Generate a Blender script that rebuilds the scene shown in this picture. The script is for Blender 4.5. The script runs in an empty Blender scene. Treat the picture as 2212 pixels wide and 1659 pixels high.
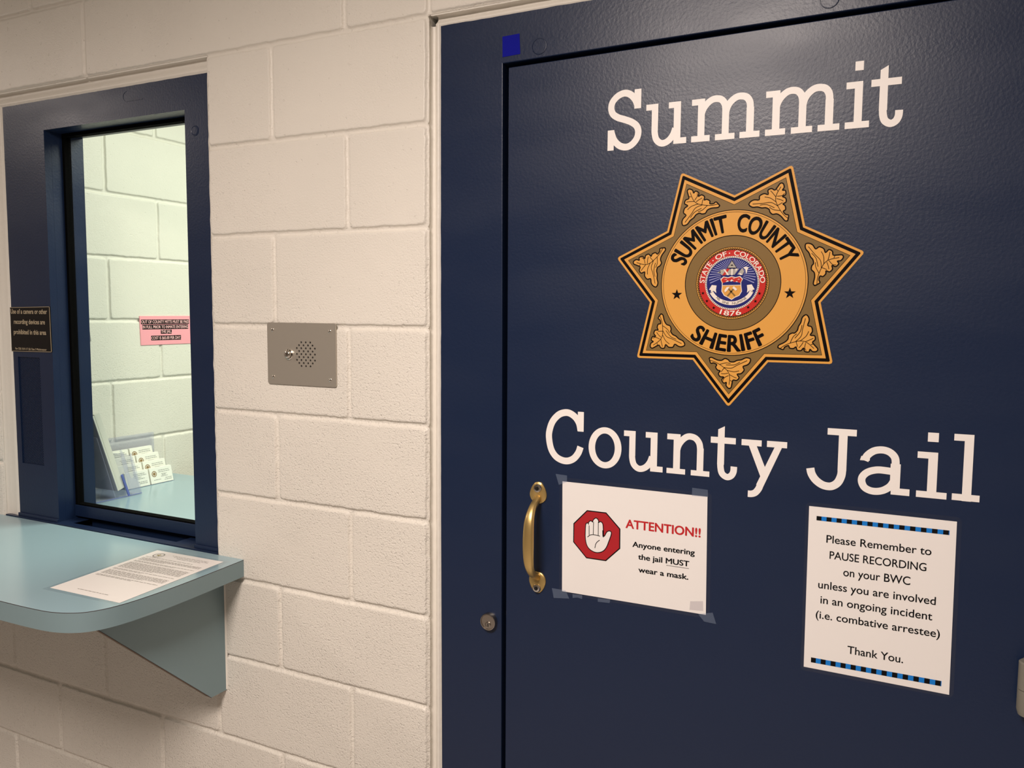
import bpy, bmesh, math, random
from mathutils import Matrix, Vector
sc = bpy.context.scene
COL = sc.collection

# ------------------------------------------------------------------ camera
cam_data = bpy.data.cameras.new('camera')
cam = bpy.data.objects.new('camera', cam_data); COL.objects.link(cam)
cam_data.sensor_width = 36.0
cam_data.lens = 36.0 * 1780.0 / 2212.0
cam_data.clip_start = 0.02
_r = Vector((0.8940840, 0.4478372, 0.0074573))
_u = Vector((-0.0448608, 0.0729716, 0.9963246))
_f = Vector((-0.4456470, 0.8911324, -0.0853331))
cam.matrix_world = Matrix(((_r.x, _u.x, -_f.x, 0.91069), (_r.y, _u.y, -_f.y, -1.43465),
                           (_r.z, _u.z, -_f.z, 1.65434), (0, 0, 0, 1)))
sc.camera = cam

# ------------------------------------------------------------------ world, lights, exposure
w = bpy.data.worlds.new('world'); sc.world = w; w.use_nodes = True
w.node_tree.nodes['Background'].inputs[0].default_value = (1, 0.9, 0.8, 1)
w.node_tree.nodes['Background'].inputs[1].default_value = 0.0
sc.view_settings.view_transform = 'Standard'
sc.view_settings.look = 'None'
sc.view_settings.gamma = 1.0
sc.view_settings.use_curve_mapping = False
sc.view_settings.exposure = 0.34
sc.cycles.transparent_max_bounces = 48

def area(name, loc, sx, sy, power, color, spread=180):
    d = bpy.data.lights.new(name, 'AREA'); d.shape = 'RECTANGLE'; d.size = sx; d.size_y = sy
    d.energy = power; d.color = color; d.spread = math.radians(spread)
    o = bpy.data.objects.new(name, d); COL.objects.link(o); o.location = loc
    return o
WARM = (1.0, 0.865, 0.775)
area('ceiling_light_near_door', (0.30, -1.70, 2.63), 0.62, 0.62, 60, WARM)
area('ceiling_light_left', (-2.75, -1.25, 2.63), 0.5, 0.5, 14, WARM)
area('ceiling_light_booth', (-0.35, 0.95, 2.63), 0.6, 1.2, 33, (0.965, 1.0, 0.88))

# ------------------------------------------------------------------ materials
MATS = {}
def mat(name, base, rough=0.5, metal=0.0, spec=0.5, coat=0.0, bump=None, coat_rough=0.1):
    if name in MATS: return MATS[name]
    m = bpy.data.materials.new(name); m.use_nodes = True
    nt = m.node_tree; b = nt.nodes['Principled BSDF']
    b.inputs['Base Color'].default_value = (*base, 1)
    b.inputs['Roughness'].default_value = rough
    b.inputs['Metallic'].default_value = metal
    b.inputs['Specular IOR Level'].default_value = spec
    b.inputs['Coat Weight'].default_value = coat
    b.inputs['Coat Roughness'].default_value = coat_rough
    if bump:
        scale, strength, dist = bump
        tc = nt.nodes.new('ShaderNodeTexCoord')
        no = nt.nodes.new('ShaderNodeTexNoise'); no.inputs['Scale'].default_value = scale; no.inputs['Detail'].default_value = 3
        bp = nt.nodes.new('ShaderNodeBump'); bp.inputs['Strength'].default_value = strength; bp.inputs['Distance'].default_value = dist
        nt.links.new(tc.outputs['Object'], no.inputs['Vector'])
        nt.links.new(no.outputs['Fac'], bp.inputs['Height'])
        nt.links.new(bp.outputs['Normal'], b.inputs['Normal'])
    MATS[name] = m
    return m

def block_paint(name, base, rough=0.42, relief=1.0):
    """painted concrete block: orange peel plus pits that come and go over the wall"""
    m = bpy.data.materials.new(name); m.use_nodes = True
    nt = m.node_tree; b = nt.nodes['Principled BSDF']; L = nt.links.new
    b.inputs['Roughness'].default_value = rough
    tc = nt.nodes.new('ShaderNodeTexCoord')
    def noise(scale, detail=2, rgh=0.5):
        n = nt.nodes.new('ShaderNodeTexNoise'); n.inputs['Scale'].default_value = scale
        n.inputs['Detail'].default_value = detail; n.inputs['Roughness'].default_value = rgh
        L(tc.outputs['Object'], n.inputs['Vector']); return n.outputs['Fac']
    def mr(x, a, c, lo=0.0, hi=1.0):
        n = nt.nodes.new('ShaderNodeMapRange'); n.inputs[1].default_value = a; n.inputs[2].default_value = c
        n.inputs[3].default_value = lo; n.inputs[4].default_value = hi; L(x, n.inputs[0]); return n.outputs[0]
    def math_(op, x, y):
        n = nt.nodes.new('ShaderNodeMath'); n.operation = op
        for i, q in enumerate((x, y)):
            if isinstance(q, (int, float)): n.inputs[i].default_value = q
            else: L(q, n.inputs[i])
        return n.outputs[0]
    sep = nt.nodes.new('ShaderNodeSeparateXYZ'); L(tc.outputs['Object'], sep.inputs[0])
    low = mr(sep.outputs['Z'], 1.95, 1.45)                        # lower courses were laid with rougher blocks
    patch = mr(noise(5.0, 1), 0.35, 0.65)
    mask = math_('ADD', math_('MULTIPLY', low, 0.6), math_('MULTIPLY', patch, 0.4))
    pits = mr(noise(190, 2, 0.5), 0.72, 0.56)                     # 1 on the flat, 0 in the pits
    rare = mr(noise(90, 2), 0.725, 0.68)
    grain = noise(270, 1, 0.5)
    h = math_('MULTIPLY', pits, math_('MULTIPLY', mask, 0.62))
    h = math_('ADD', h, math_('MULTIPLY', rare, 0.35))
    h = math_('ADD', h, math_('MULTIPLY', grain, math_('ADD', math_('MULTIPLY', mask, 0.85), 0.12)))
    h = math_('ADD', h, math_('MULTIPLY', noise(14, 2), 0.9))
    bp = nt.nodes.new('ShaderNodeBump'); bp.inputs['Strength'].default_value = 0.9; bp.inputs['Distance'].default_value = 0.0019 * relief
    L(h, bp.inputs['Height']); L(bp.outputs['Normal'], b.inputs['Normal'])
    cr = nt.nodes.new('ShaderNodeMix'); cr.data_type = 'RGBA'
    cr.inputs['A'].default_value = (*[c * 0.965 for c in base], 1); cr.inputs['B'].default_value = (*base, 1)
    L(mr(noise(2.2, 3), 0.4, 0.6), cr.inputs['Factor']); L(cr.outputs['Result'], b.inputs['Base Color'])
    MATS[name] = m
    return m

def navy_paint():
    """glossy navy enamel brushed and rolled on steel"""
    m = bpy.data.materials.new('navy_enamel'); m.use_nodes = True
    nt = m.node_tree; b = nt.nodes['Principled BSDF']; L = nt.links.new
    b.inputs['Base Color'].default_value = (0.0075, 0.0180, 0.0535, 1); b.inputs['Specular IOR Level'].default_value = 0.43
    b.inputs['Roughness'].default_value = 0.34
    tc = nt.nodes.new('ShaderNodeTexCoord')
    n1 = nt.nodes.new('ShaderNodeTexNoise'); n1.inputs['Scale'].default_value = 190; n1.inputs['Detail'].default_value = 2
    n2 = nt.nodes.new('ShaderNodeTexNoise'); n2.inputs['Scale'].default_value = 9; n2.inputs['Detail'].default_value = 2
    mp = nt.nodes.new('ShaderNodeMapping'); mp.inputs['Scale'].default_value = (0.35, 1, 1)
    L(tc.outputs['Object'], mp.inputs[0])
    L(tc.outputs['Object'], n1.inputs['Vector']); L(mp.outputs[0], n2.inputs['Vector'])
    ad = nt.nodes.new('ShaderNodeMath'); ad.operation = 'MULTIPLY_ADD'; ad.inputs[1].default_value = 1.1
    L(n2.outputs['Fac'], ad.inputs[0]); L(n1.outputs['Fac'], ad.inputs[2])
    bp = nt.nodes.new('ShaderNodeBump'); bp.inputs['Strength'].default_value = 0.30; bp.inputs['Distance'].default_value = 0.0008
    L(ad.outputs[0], bp.inputs['Height']); L(bp.outputs['Normal'], b.inputs['Normal'])
    mr = nt.nodes.new('ShaderNodeMapRange'); mr.inputs[1].default_value = 0.35; mr.inputs[2].default_value = 0.65
    mr.inputs[3].default_value = 0.33; mr.inputs[4].default_value = 0.40
    L(n2.outputs['Fac'], mr.inputs[0]); L(mr.outputs[0], b.inputs['Roughness'])
    MATS['navy'] = m
    return m

def clear(name, tint, amount=1.0, rough=0.03, edge=None, ior=1.45):
    """thin clear sheet: passes light, mirrors by Fresnel"""
    m = bpy.data.materials.new(name); m.use_nodes = True
    nt = m.node_tree; nt.nodes.clear(); L = nt.links.new
    out = nt.nodes.new('ShaderNodeOutputMaterial')
    t = nt.nodes.new('ShaderNodeBsdfTransparent'); t.inputs[0].default_value = (*tint, 1)
    g = nt.nodes.new('ShaderNodeBsdfGlossy'); g.inputs['Roughness'].default_value = rough
    fr = nt.nodes.new('ShaderNodeFresnel'); fr.inputs['IOR'].default_value = ior
    mu = nt.nodes.new('ShaderNodeMath'); mu.operation = 'MULTIPLY'; mu.inputs[1].default_value = amount
    mx = nt.nodes.new('ShaderNodeMixShader')
    ge = nt.nodes.new('ShaderNodeNewGeometry'); om = nt.nodes.new('ShaderNodeMath'); om.operation = 'SUBTRACT'; om.inputs[0].default_value = amount
    L(ge.outputs['Backfacing'], om.inputs[1]); om.use_clamp = True; L(om.outputs[0], mu.inputs[1])
    L(fr.outputs[0], mu.inputs[0]); L(mu.outputs[0], mx.inputs[0]); L(t.outputs[0], mx.inputs[1]); L(g.outputs[0], mx.inputs[2])
    last = mx.outputs[0]
    if edge:
        d = nt.nodes.new('ShaderNodeBsdfDiffuse'); d.inputs[0].default_value = (*edge[0], 1)
        m2 = nt.nodes.new('ShaderNodeMixShader'); m2.inputs[0].default_value = edge[1]
        L(last, m2.inputs[1]); L(d.outputs[0], m2.inputs[2]); last = m2.outputs[0]
    L(last, out.inputs[0])
    MATS[name] = m
    return m

CREAM = block_paint('cream_block_paint', (0.80, 0.765, 0.695))
BOOTH = block_paint('booth_block_paint', (0.80, 0.78, 0.70), relief=0.55)
CAULK = mat('cream_caulk', (0.80, 0.765, 0.695), 0.4, bump=(60, 0.5, 0.002))
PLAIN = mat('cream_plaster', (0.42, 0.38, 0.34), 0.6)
NAVY = navy_paint()
BLACK = mat('black_gasket', (0.003, 0.003, 0.003), 0.8, spec=0.02)
DARK = mat('dark_void', (0.003, 0.003, 0.004), 0.9)
WHITE_VINYL = mat('white_vinyl', (0.90, 0.86, 0.83), 0.42)
PAPER = mat('white_paper', (0.86, 0.83, 0.81), 0.5, coat=0.12, coat_rough=0.22, bump=(28, 0.10, 0.002))
INK = mat('black_ink', (0.004, 0.004, 0.005), 0.6, spec=0.12)
RED_INK = mat('red_ink', (0.52, 0.018, 0.022), 0.55, spec=0.3)
SIGN_RED = mat('sign_red_ink', (0.42, 0.015, 0.022), 0.55, spec=0.3)
BLUE_INK = mat('blue_ink', (0.006, 0.20, 0.66), 0.55, spec=0.3)
GOLD = mat('gold_vinyl', (0.74, 0.36, 0.07), 0.45, spec=0.25)
BRONZE = mat('bronze_vinyl', (0.215, 0.128, 0.036), 0.45, spec=0.25)
BADGE_BLACK = mat('badge_black', (0.005, 0.003, 0.003), 0.5, spec=0.06)
SEAL_RED = mat('seal_red', (0.55, 0.018, 0.012), 0.45, spec=0.25)
SEAL_BLUE = mat('seal_blue', (0.004, 0.009, 0.15), 0.45, spec=0.25)
SEAL_WHITE = mat('seal_white', (0.86, 0.78, 0.70), 0.45)
SEAL_PALE = mat('seal_pale_blue', (0.32, 0.33, 0.62), 0.45)
SEAL_GREY = mat('seal_grey', (0.40, 0.37, 0.33), 0.45)
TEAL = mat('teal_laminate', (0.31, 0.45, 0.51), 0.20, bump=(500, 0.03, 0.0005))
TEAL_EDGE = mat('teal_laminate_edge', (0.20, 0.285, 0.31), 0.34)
PHENOLIC = mat('brown_laminate_edge', (0.035, 0.013, 0.009), 0.6)
PARTICLE = mat('raw_board_edge', (0.20, 0.145, 0.10), 0.8)
STEEL = mat('brushed_steel', (0.62, 0.575, 0.50), 0.42, 0.75)
CHROME = mat('bright_steel', (0.72, 0.69, 0.64), 0.13, 1.0)
DULL_STEEL = mat('worn_nickel', (0.42, 0.38, 0.34), 0.27, 1.0)
BRASS = mat('satin_brass', (0.74, 0.53, 0.21), 0.36, 0.92, bump=(220, 0.05, 0.001))
HINGE = mat('prime_grey_paint', (0.19, 0.18, 0.15), 0.45)
TAPE_BLUE = mat('blue_tape', (0.006, 0.008, 0.26), 0.7, spec=0.08, bump=(300, 0.2, 0.0006))
PLAQUE = mat('black_plaque', (0.006, 0.005, 0.005), 0.25, spec=0.25)
PLAQUE_GOLD = mat('plaque_gilding', (0.42, 0.34, 0.23), 0.5)
PINK = mat('pink_paper', (0.95, 0.39, 0.45), 0.6)
CARD = mat('white_card', (0.88, 0.88, 0.80), 0.6)
CARD_GREY = mat('card_grey_print', (0.36, 0.38, 0.36), 0.6)
CARD_GOLD = mat('card_brown_print', (0.30, 0.19, 0.08), 0.6)
NOTE_PRINT = mat('grey_print', (0.30, 0.27, 0.25), 0.5, coat=0.3, coat_rough=0.2)
LEAFLET = mat('leaflet_paper', (0.70, 0.70, 0.62), 0.6)
LEAFLET_COVER = mat('leaflet_cover', (0.33, 0.35, 0.40), 0.4)
GREY_SHEET = mat('grey_sheet', (0.33, 0.33, 0.32), 0.6)
FLOOR = mat('floor_vinyl', (0.44, 0.41, 0.385), 0.4)
CEIL = mat('ceiling_tile', (0.78, 0.74, 0.68), 0.9, bump=(200, 0.3, 0.002))
GLASS = clear('window_glass', (0.955, 0.972, 0.955), 0.55, 0.005)
FILM = clear('laminate_film', (0.985, 0.985, 0.987), 0.6, 0.10, ((0.5, 0.5, 0.5), 0.006))
TAPE = clear('clear_tape', (0.97, 0.97, 0.98), 0.8, 0.3, ((0.40, 0.52, 0.74), 0.085))
ACRYLIC = clear('clear_acrylic', (0.965, 0.97, 0.985), 0.9, 0.03, ((0.50, 0.52, 0.68), 0.17))
ACRYLIC_EDGE = clear('acrylic_edge', (0.45, 0.50, 0.80), 0.9, 0.05, ((0.20, 0.26, 0.65), 0.55))

# ------------------------------------------------------------------ object helpers
def link(name, me, m, parent=None):
    o = bpy.data.objects.new(name, me); COL.objects.link(o)
    if m is not None: me.materials.append(m)
    if parent is not None: o.parent = parent
    return o
def obj(name, bm, m, parent=None, smooth=False):
    me = bpy.data.meshes.new(name); bm.to_mesh(me); bm.free()
    if smooth:
        for p in me.polygons: p.use_smooth = True
        me.set_sharp_from_angle(angle=math.radians(40))
    return link(name, me, m, parent)
def tag(o, label=None, cat=None, group=None, kind=None):
    if label: o['label'] = label
    if cat: o['category'] = cat
    if group: o['group'] = group
    if kind: o['kind'] = kind
    return o
def empty(name, loc=(0, 0, 0)):
    o = bpy.data.objects.new(name, None); COL.objects.link(o); o.location = loc
    o.empty_display_size = 0.05
    return o
def thing(name, label, cat, group=None):
    return tag(empty(name), label, cat, group)

def box(bm, x0, x1, y0, y1, z0, z1, bevel=0.0, seg=2):
    r = bmesh.ops.create_cube(bm, size=1.0)
    vs = r['verts']
    for v in vs:
        v.co = Vector((x0 + (v.co.x + .5) * (x1 - x0), y0 + (v.co.y + .5) * (y1 - y0), z0 + (v.co.z + .5) * (z1 - z0)))
    if bevel > 0:
        es = list({e for v in vs for e in v.link_edges})
        bmesh.ops.bevel(bm, geom=es, offset=bevel, segments=seg, profile=0.5, affect='EDGES')
    return bm
def boxo(name, x0, x1, y0, y1, z0, z1, m, parent=None, bevel=0.0):
    bm = bmesh.new(); box(bm, x0, x1, y0, y1, z0, z1, bevel); return obj(name, bm, m, parent)
def prism(bm, pts, d):
    """closed 3-D polygon swept by vector d"""
    d = Vector(d); a = [bm.verts.new(Vector(p)) for p in pts]; b = [bm.verts.new(Vector(p) + d) for p in pts]
    n = len(pts)
    bm.faces.new(a); bm.faces.new(b[::-1])
    for i in range(n): bm.faces.new((a[i], b[i], b[(i + 1) % n], a[(i + 1) % n]))
    return bm
def fix(bm):
    bmesh.ops.recalc_face_normals(bm, faces=bm.faces); return bm
def extrude_xz(name, polys, y0, y1, m, parent=None, bevel=0.0):
    """polygons in the wall plane, between depths y0 (front) and y1"""
    bm = bmesh.new()
    for p in polys: prism(bm, [(x, y0, z) for x, z in p], (0, y1 - y0, 0))
    fix(bm)
    return obj(name, bm, m, parent)
def lathe(bm, prof, c, axis='-y', n=32):
    """profile of (radius, height) about an axis through c"""
    c = Vector(c)
    A = {'-y': (Vector((1, 0, 0)), Vector((0, 0, 1)), Vector((0, -1, 0))), 'z': (Vector((1, 0, 0)), Vector((0, 1, 0)), Vector((0, 0, 1)))}[axis]
    rings = []
    for r, h in prof:
        if r <= 1e-7: rings.append([bm.verts.new(c + A[2] * h)])
        else: rings.append([bm.verts.new(c + A[0] * r * math.cos(2 * math.pi * i / n) + A[1] * r * math.sin(2 * math.pi * i / n) + A[2] * h) for i in range(n)])
    for a, b in zip(rings[:-1], rings[1:]):
        for i in range(n):
            j = (i + 1) % n
            if len(a) == 1 and len(b) == 1: continue
            if len(a) == 1: bm.faces.new((a[0], b[i], b[j]))
            elif len(b) == 1: bm.faces.new((a[i], b[0], a[j]))
            else: bm.faces.new((a[i], b[i], b[j], a[j]))
    return fix(bm)

# ---- flat artwork: polygons (u, v) laid on a plane.  Door-parallel plane by default; M maps (u, v, d) to the room, d = height above the sheet
def on_wall(y):
    return lambda u, v, d=0.0: Vector((u, y - d, v))
def flat(name, polys, m, P, parent=None, d=0.0):
    bm = bmesh.new()
    for p in polys:
        vs = [bm.verts.new(P(u, v, d)) for u, v in p]
        try: bm.faces.new(vs)
        except ValueError: pass
    return obj(name, bm, m, parent)
def rect(x0, x1, z0, z1): return [(x0, z0), (x1, z0), (x1, z1), (x0, z1)]
def circ(cx, cz, r, n=48): return [(cx + r * math.cos(2 * math.pi * i / n), cz + r * math.sin(2 * math.pi * i / n)) for i in range(n)]
def annulus(cx, cz, r0, r1, n=72):
    o = []
    for i in range(n):
        a, b = 2 * math.pi * i / n, 2 * math.pi * (i + 1) / n
        o.append([(cx + r0 * math.cos(a), cz + r0 * math.sin(a)), (cx + r1 * math.cos(a), cz + r1 * math.sin(a)),
                  (cx + r1 * math.cos(b), cz + r1 * math.sin(b)), (cx + r0 * math.cos(b), cz + r0 * math.sin(b))])
    return o
def spline(pts, n=7):
    P = [pts[0]] + list(pts) + [pts[-1]]; o = []
    for i in range(1, len(P) - 2):
        p0, p1, p2, p3 = P[i - 1:i + 3]
        for k in range(n):
            t = k / n
            o.append(tuple(0.5 * (2 * b + (c - a) * t + (2 * a - 5 * b + 4 * c - e) * t * t + (3 * b - a - 3 * c + e) * t ** 3)
                           for a, b, c, e in zip(p0, p1, p2, p3)))
    o.append(tuple(pts[-1])); return o
def stroke(pts, w, smooth=True, close=False, w1=None):
    """pen line along pts as a run of quads; w may taper to w1"""
    q = spline(pts) if smooth and len(pts) > 2 else list(pts)
    L, R = [], []
    n = len(q)
    for i in range(n):
        a = q[max(i - 1, 0)]; b = q[min(i + 1, n - 1)]
        dx, dz = b[0] - a[0], b[1] - a[1]; l = math.hypot(dx, dz) or 1
        ww = w if w1 is None else w + (w1 - w) * i / (n - 1)
        ox, oz = -dz / l * ww / 2, dx / l * ww / 2
        L.append((q[i][0] + ox, q[i][1] + oz)); R.append((q[i][0] - ox, q[i][1] - oz))
    return [[L[i], R[i], R[i + 1], L[i + 1]] for i in range(n - 1)]
def star5(cx, cz, r, rot=0.0):
    o = []
    for i in range(10):
        a = math.pi / 2 + rot + i * math.pi / 5; q = r if i % 2 == 0 else r * 0.40
        o.append((cx + q * math.cos(a), cz + q * math.sin(a)))
    return o

# ---- lettering from the built-in face
_TXT = {}
def glyphs(body, bold):
    k = (body, round(bold, 4))
    if k not in _TXT:
        cu = bpy.data.curves.new('lettering', 'FONT'); cu.body = body; cu.resolution_u = 5; cu.offset = bold
        o = bpy.data.objects.new('lettering', cu); COL.objects.link(o)
        me = bpy.data.meshes.new_from_object(o)
        vs = [(v.co.x, v.co.y) for v in me.vertices]; fs = [tuple(p.vertices) for p in me.polygons]
        bpy.data.objects.remove(o); bpy.data.curves.remove(cu); bpy.data.meshes.remove(me)
        _TXT[k] = (vs, fs)
    return _TXT[k]
def caph(bold=0.0):
    vs, _ = glyphs('H', bold); return max(v[1] for v in vs)
def text_into(bm, body, x0, x1, zb, cap, P, d, bold=0.0, warp=None):
    """bold: stroke gain as a share of the cap height, built from shifted overlays (each a hair above the last)"""
    vs, fs = glyphs(body, 0.0)
    a = min(v[0] for v in vs); b = max(v[0] for v in vs); k = cap / caph()
    sx = (x1 - x0) / (b - a); g = bold * cap / 2 * (sx / k)
    if warp: g = bold * cap / 2
    gx = bold * caph() / 2
    shifts = [(0, 0)] if bold <= 0 else [(-gx, 0), (gx, 0), (0, gx * .7), (0, -gx * .7), (-gx * .7, gx * .5), (gx * .7, gx * .5), (-gx * .7, -gx * .5), (gx * .7, -gx * .5)]
    for si, (ox, oy) in enumerate(shifts):
        new = []
        for x, y in vs:
            u = x0 + (x + ox - a) * sx; v = zb + (y + oy) * k
            if warp: u, v = warp(u, v)
            new.append(bm.verts.new(P(u, v, d + si * 1.2e-5)))
        for f in fs:
            try: bm.faces.new([new[i] for i in f])
            except ValueError: pass
def lettering(name, lines, m, P, parent, d, bold=0.0):
    """lines: (text, x0, x1, baseline, cap height)"""
    bm = bmesh.new()
    for l in lines: text_into(bm, *l, P, d, bold)
    return obj(name, bm, m, parent)

# ------------------------------------------------------------------ block walls
def block_wall(bm, blocks, P, seed=1, skip_edges=()):
    """each block: (u0, u1, v0, v1) to the joint centres; P(u, v, depth) with depth into the wall"""
    rnd = random.Random(seed)
    prof = [(-0.0105, 0.0), (-0.0073, 0.0), (-0.0065, 0.0006), (-0.0052, 0.0033), (-0.0034, 0.0052), (-0.0014, 0.0059), (0.0006, 0.0060)]
    for u0, u1, v0, v1 in blocks:
        pts = []
        st = 0.007
        def side(a, b, n_out):
            L = math.hypot(b[0] - a[0], b[1] - a[1]); n = max(2, int(L / st)); j = 0.0
            for i in range(n):
                t = i / n
                j = (0.25 * j + rnd.gauss(0, 0.0008)) if (n_out == (1, 0) and abs(a[0] + 0.0005) < 1e-6 and a[1] < 1.9) else (0.6 * j + rnd.gauss(0, 0.00045))
                pts.append((a[0] + (b[0] - a[0]) * t, a[1] + (b[1] - a[1]) * t, j, n_out))
        side((u0, v0), (u1, v0), (0, -1)); side((u1, v0), (u1, v1), (1, 0))
        side((u1, v1), (u0, v1), (0, 1)); side((u0, v1), (u0, v0), (-1, 0))
        cu, cv = (u0 + u1) / 2, (v0 + v1) / 2; hu, hv = (u1 - u0) / 2, (v1 - v0) / 2
        rings = []
        for ins, dep in prof:
            ring = []
            for (u, v, j, no) in pts:
                r = 0.006
                o = ins + (j if ins < -0.001 else j * 0.3)
                # shrink / grow the rectangle, rounding its corners a touch
                lu, lv = hu + o, hv + o
                x, z = (u - cu) / hu * lu, (v - cv) / hv * lv
                ax, az = abs(x) - (lu - r), abs(z) - (lv - r)
                if ax > 0 and az > 0:
                    q = math.hypot(ax, az)
                    if q > r:
                        x = math.copysign(lu - r + ax * r / q, x); z = math.copysign(lv - r + az * r / q, z)
                ring.append(bm.verts.new(P(cu + x, cv + z, dep)))
            rings.append(ring)
        bm.faces.new(rings[0])
        n = len(pts)
        for a, b in zip(rings[:-1], rings[1:]):
            for i in range(n):
                q = bm.faces.new((a[i], b[i], b[(i + 1) % n], a[(i + 1) % n])); q.smooth = True

ZC = {-8: 0.0, -7: 0.2035, -6: 0.407, -5: 0.6097, -4: 0.8161, -3: 1.0135, -2: 1.2187, -1: 1.4201, 0: 1.6221, 1: 1.8282, 2: 2.0335, 3: 2.242, 4: 2.436, 5: 2.64}
def course(xs, k): return [(a, b, ZC[k], ZC[k + 1]) for a, b in zip(xs[:-1], xs[1:])]
S = 0.2032
blocks = []
for k in range(-8, 5):
    odd = (k % 2 != 0)
    if k >= 3:
        if k == 3: blocks += course([-4.0, -3.6, -3.2, -2.8, -2.4, -2.03, -1.6257, -1.025, -0.206, 0.002, 0.81, 1.22, 1.63, 2.03, 2.44, 2.85, 3.2], k)
        else: blocks += course([-4.0, -3.65, -3.25, -2.85, -2.45, -2.04, -1.6357, -1.231, -0.82, -0.41, 0.0, 0.4, 0.81, 1.22, 1.63, 2.03, 2.44, 2.85, 3.2], k)
        continue
    # pier between the window and the door
    mid = -0.4085 if not odd else -0.2022
    if k >= -3: blocks += course([-0.6065, mid, -0.0005], k)
    # left of the window
    if k >= -3:
        blocks += course([-4.0, -3.6, -3.2, -2.8, -2.44, -2.04, -1.638, -1.437] if odd else [-4.0, -3.4, -3.0, -2.65, -2.24, -1.84, -1.437], k)
    else:
        if odd: blocks += course([-4.0, -3.65, -3.25, -2.85, -2.44, -2.04, -1.6357, -1.4224, -1.0236, -0.6093, -0.2030, -0.0005] if k == -5 else [-4.0, -3.65, -3.25, -2.85, -2.44, -2.04, -1.43, -1.02, -0.6093, -0.2022, -0.0005], k)
        else: blocks += course([-4.0, -3.4, -3.0, -2.65, -2.24, -1.84, -1.638, -1.2244, -0.8139, -0.4085, -0.0005], k)
    if k <= 2: blocks += course([1.272, 1.6, 2.0, 2.4, 2.8, 3.2] if odd else [1.272, 1.8, 2.2, 2.6, 3.0, 3.2], k)
    if k >= 3: pass
bm = bmesh.new()
front = lambda u, v, d: Vector((u, d, v))
block_wall(bm, blocks, front, 3)
# mortar bed and the block ends that turn into the two openings
def quad(bm, *p): bm.faces.new([bm.verts.new(Vector(q)) for q in p])
MY = 0.0061
def bed(bm, x0, x1, z0, z1): quad(bm, (x0, MY, z0), (x1, MY, z0), (x1, MY, z1), (x0, MY, z1))
bed(bm, -4, -1.439, 0, 2.64); bed(bm, -1.439, -0.6045, 0, 1.0); bed(bm, -1.439, -0.6045, 2.2440, 2.64)
bed(bm, -0.6045, -0.0025, 0, 2.64); bed(bm, -0.0025, 1.275, 2.2440, 2.64); bed(bm, 1.275, 3.2, 0, 2.64)
def reveal(x, z0, z1): quad(bm, (x, 0.0050, z0), (x, 0.194, z0), (x, 0.194, z1), (x, 0.0050, z1))
reveal(-0.0025, 0, 2.245); reveal(-0.6040, 1.0, 2.245); reveal(-1.439, 1.0, 2.245); reveal(1.275, 0, 2.245)
for a, b in ((-1.439, -0.604), (-0.0025, 1.275)): quad(bm, (a, 0.0045, 2.2445), (b, 0.0045, 2.2445), (b, 0.194, 2.2445), (a, 0.194, 2.2445))
# rear face toward the booth
for a, b, c, e in ((-4, -1.439, 0, 2.64), (-1.439, -0.604, 0, 1.0), (-1.439, -0.604, 2.2445, 2.64), (-0.604, -0.0025, 0, 2.64), (-0.0025, 1.275, 2.2445, 2.64), (1.275, 3.2, 0, 2.64)):
    quad(bm, (a, 0.194, c), (b, 0.194, c), (b, 0.194, e), (a, 0.194, e))
quad(bm, (-1.439, 0.0045, 1.0), (-0.604, 0.0045, 1.0), (-0.604, 0.194, 1.0), (-1.439, 0.194, 1.0))
tag(obj('wall_front', bm, CREAM), kind='structure')

# caulk beads round the door frame and the window frame
def bead(name, runs):
    bm = bmesh.new()
    for prof, along, a, b in runs:
        n = max(2, int(abs(b - a) / 0.02)); rnd = random.Random(int(abs(a * 1000)) + n)
        rows = []
        for i in range(n + 1):
            t = a + (b - a) * i / n; row = []
            for k, (c, y) in enumerate(prof):
                w = rnd.gauss(0, 0.00028) if 0 < k < len(prof) - 1 else 0
                row.append(bm.verts.new(Vector((c + w, y + w * .4, t)) if along == 'z' else Vector((t, y + w * .4, c + w))))
            rows.append(row)
        for r0, r1 in zip(rows[:-1], rows[1:]):
            for k in range(len(prof) - 1):
                f = bm.faces.new((r0[k], r0[k + 1], r1[k + 1], r1[k])); f.smooth = True
    fix(bm)
    return tag(obj(name, bm, CAULK), kind='structure')
DL = [(-0.0050, 0.006), (-0.0020, 0.0190), (0.0020, 0.0225), (0.0080, 0.0215), (0.0115, 0.0150), (0.0145, 0.0106), (0.0180, 0.0094), (0.0208, 0.0112), (0.0240, 0.0175), (0.03, 0.02)]
DT = [(2.2455, 0.006), (2.2425, 0.0200), (2.2375, 0.0215), (2.2320, 0.0175), (2.2265, 0.0115), (2.2235, 0.0115), (2.2210, 0.0175), (2.215, 0.02)]
bead('trim_1', [(DL, 'z', 0.0, 2.2265), (DT, 'x', 0.012, 1.26)])
WL = [(-1.4395, 0.004), (-1.4350, 0.0120), (-1.4250, 0.0145), (-1.4120, 0.0140), (-1.4000, 0.0120), (-1.3940, 0.0115), (-1.3880, 0.0175), (-1.38, 0.02)]
WT = [(2.2455, 0.006), (2.2420, 0.0200), (2.2345, 0.0225), (2.2270, 0.0185), (2.2185, 0.0110), (2.2125, 0.0100), (2.2080, 0.0175), (2.20, 0.02)]
WR = [(-0.6035, 0.004), (-0.6100, 0.0120), (-0.6200, 0.0160), (-0.6275, 0.0165), (-0.635, 0.02)]
bead('trim_2', [(WL, 'z', 1.062, 2.2150), (WT, 'x', -1.437, -0.6065), (WR, 'z', 1.062, 2.2150)])

bead('trim_3', [([(-0.5840, -0.0030), (-0.5822, -0.0024), (-0.5805, -0.0008), (-0.5790, 0.0012)], 'z', 0.731, 1.0225)])

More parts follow.
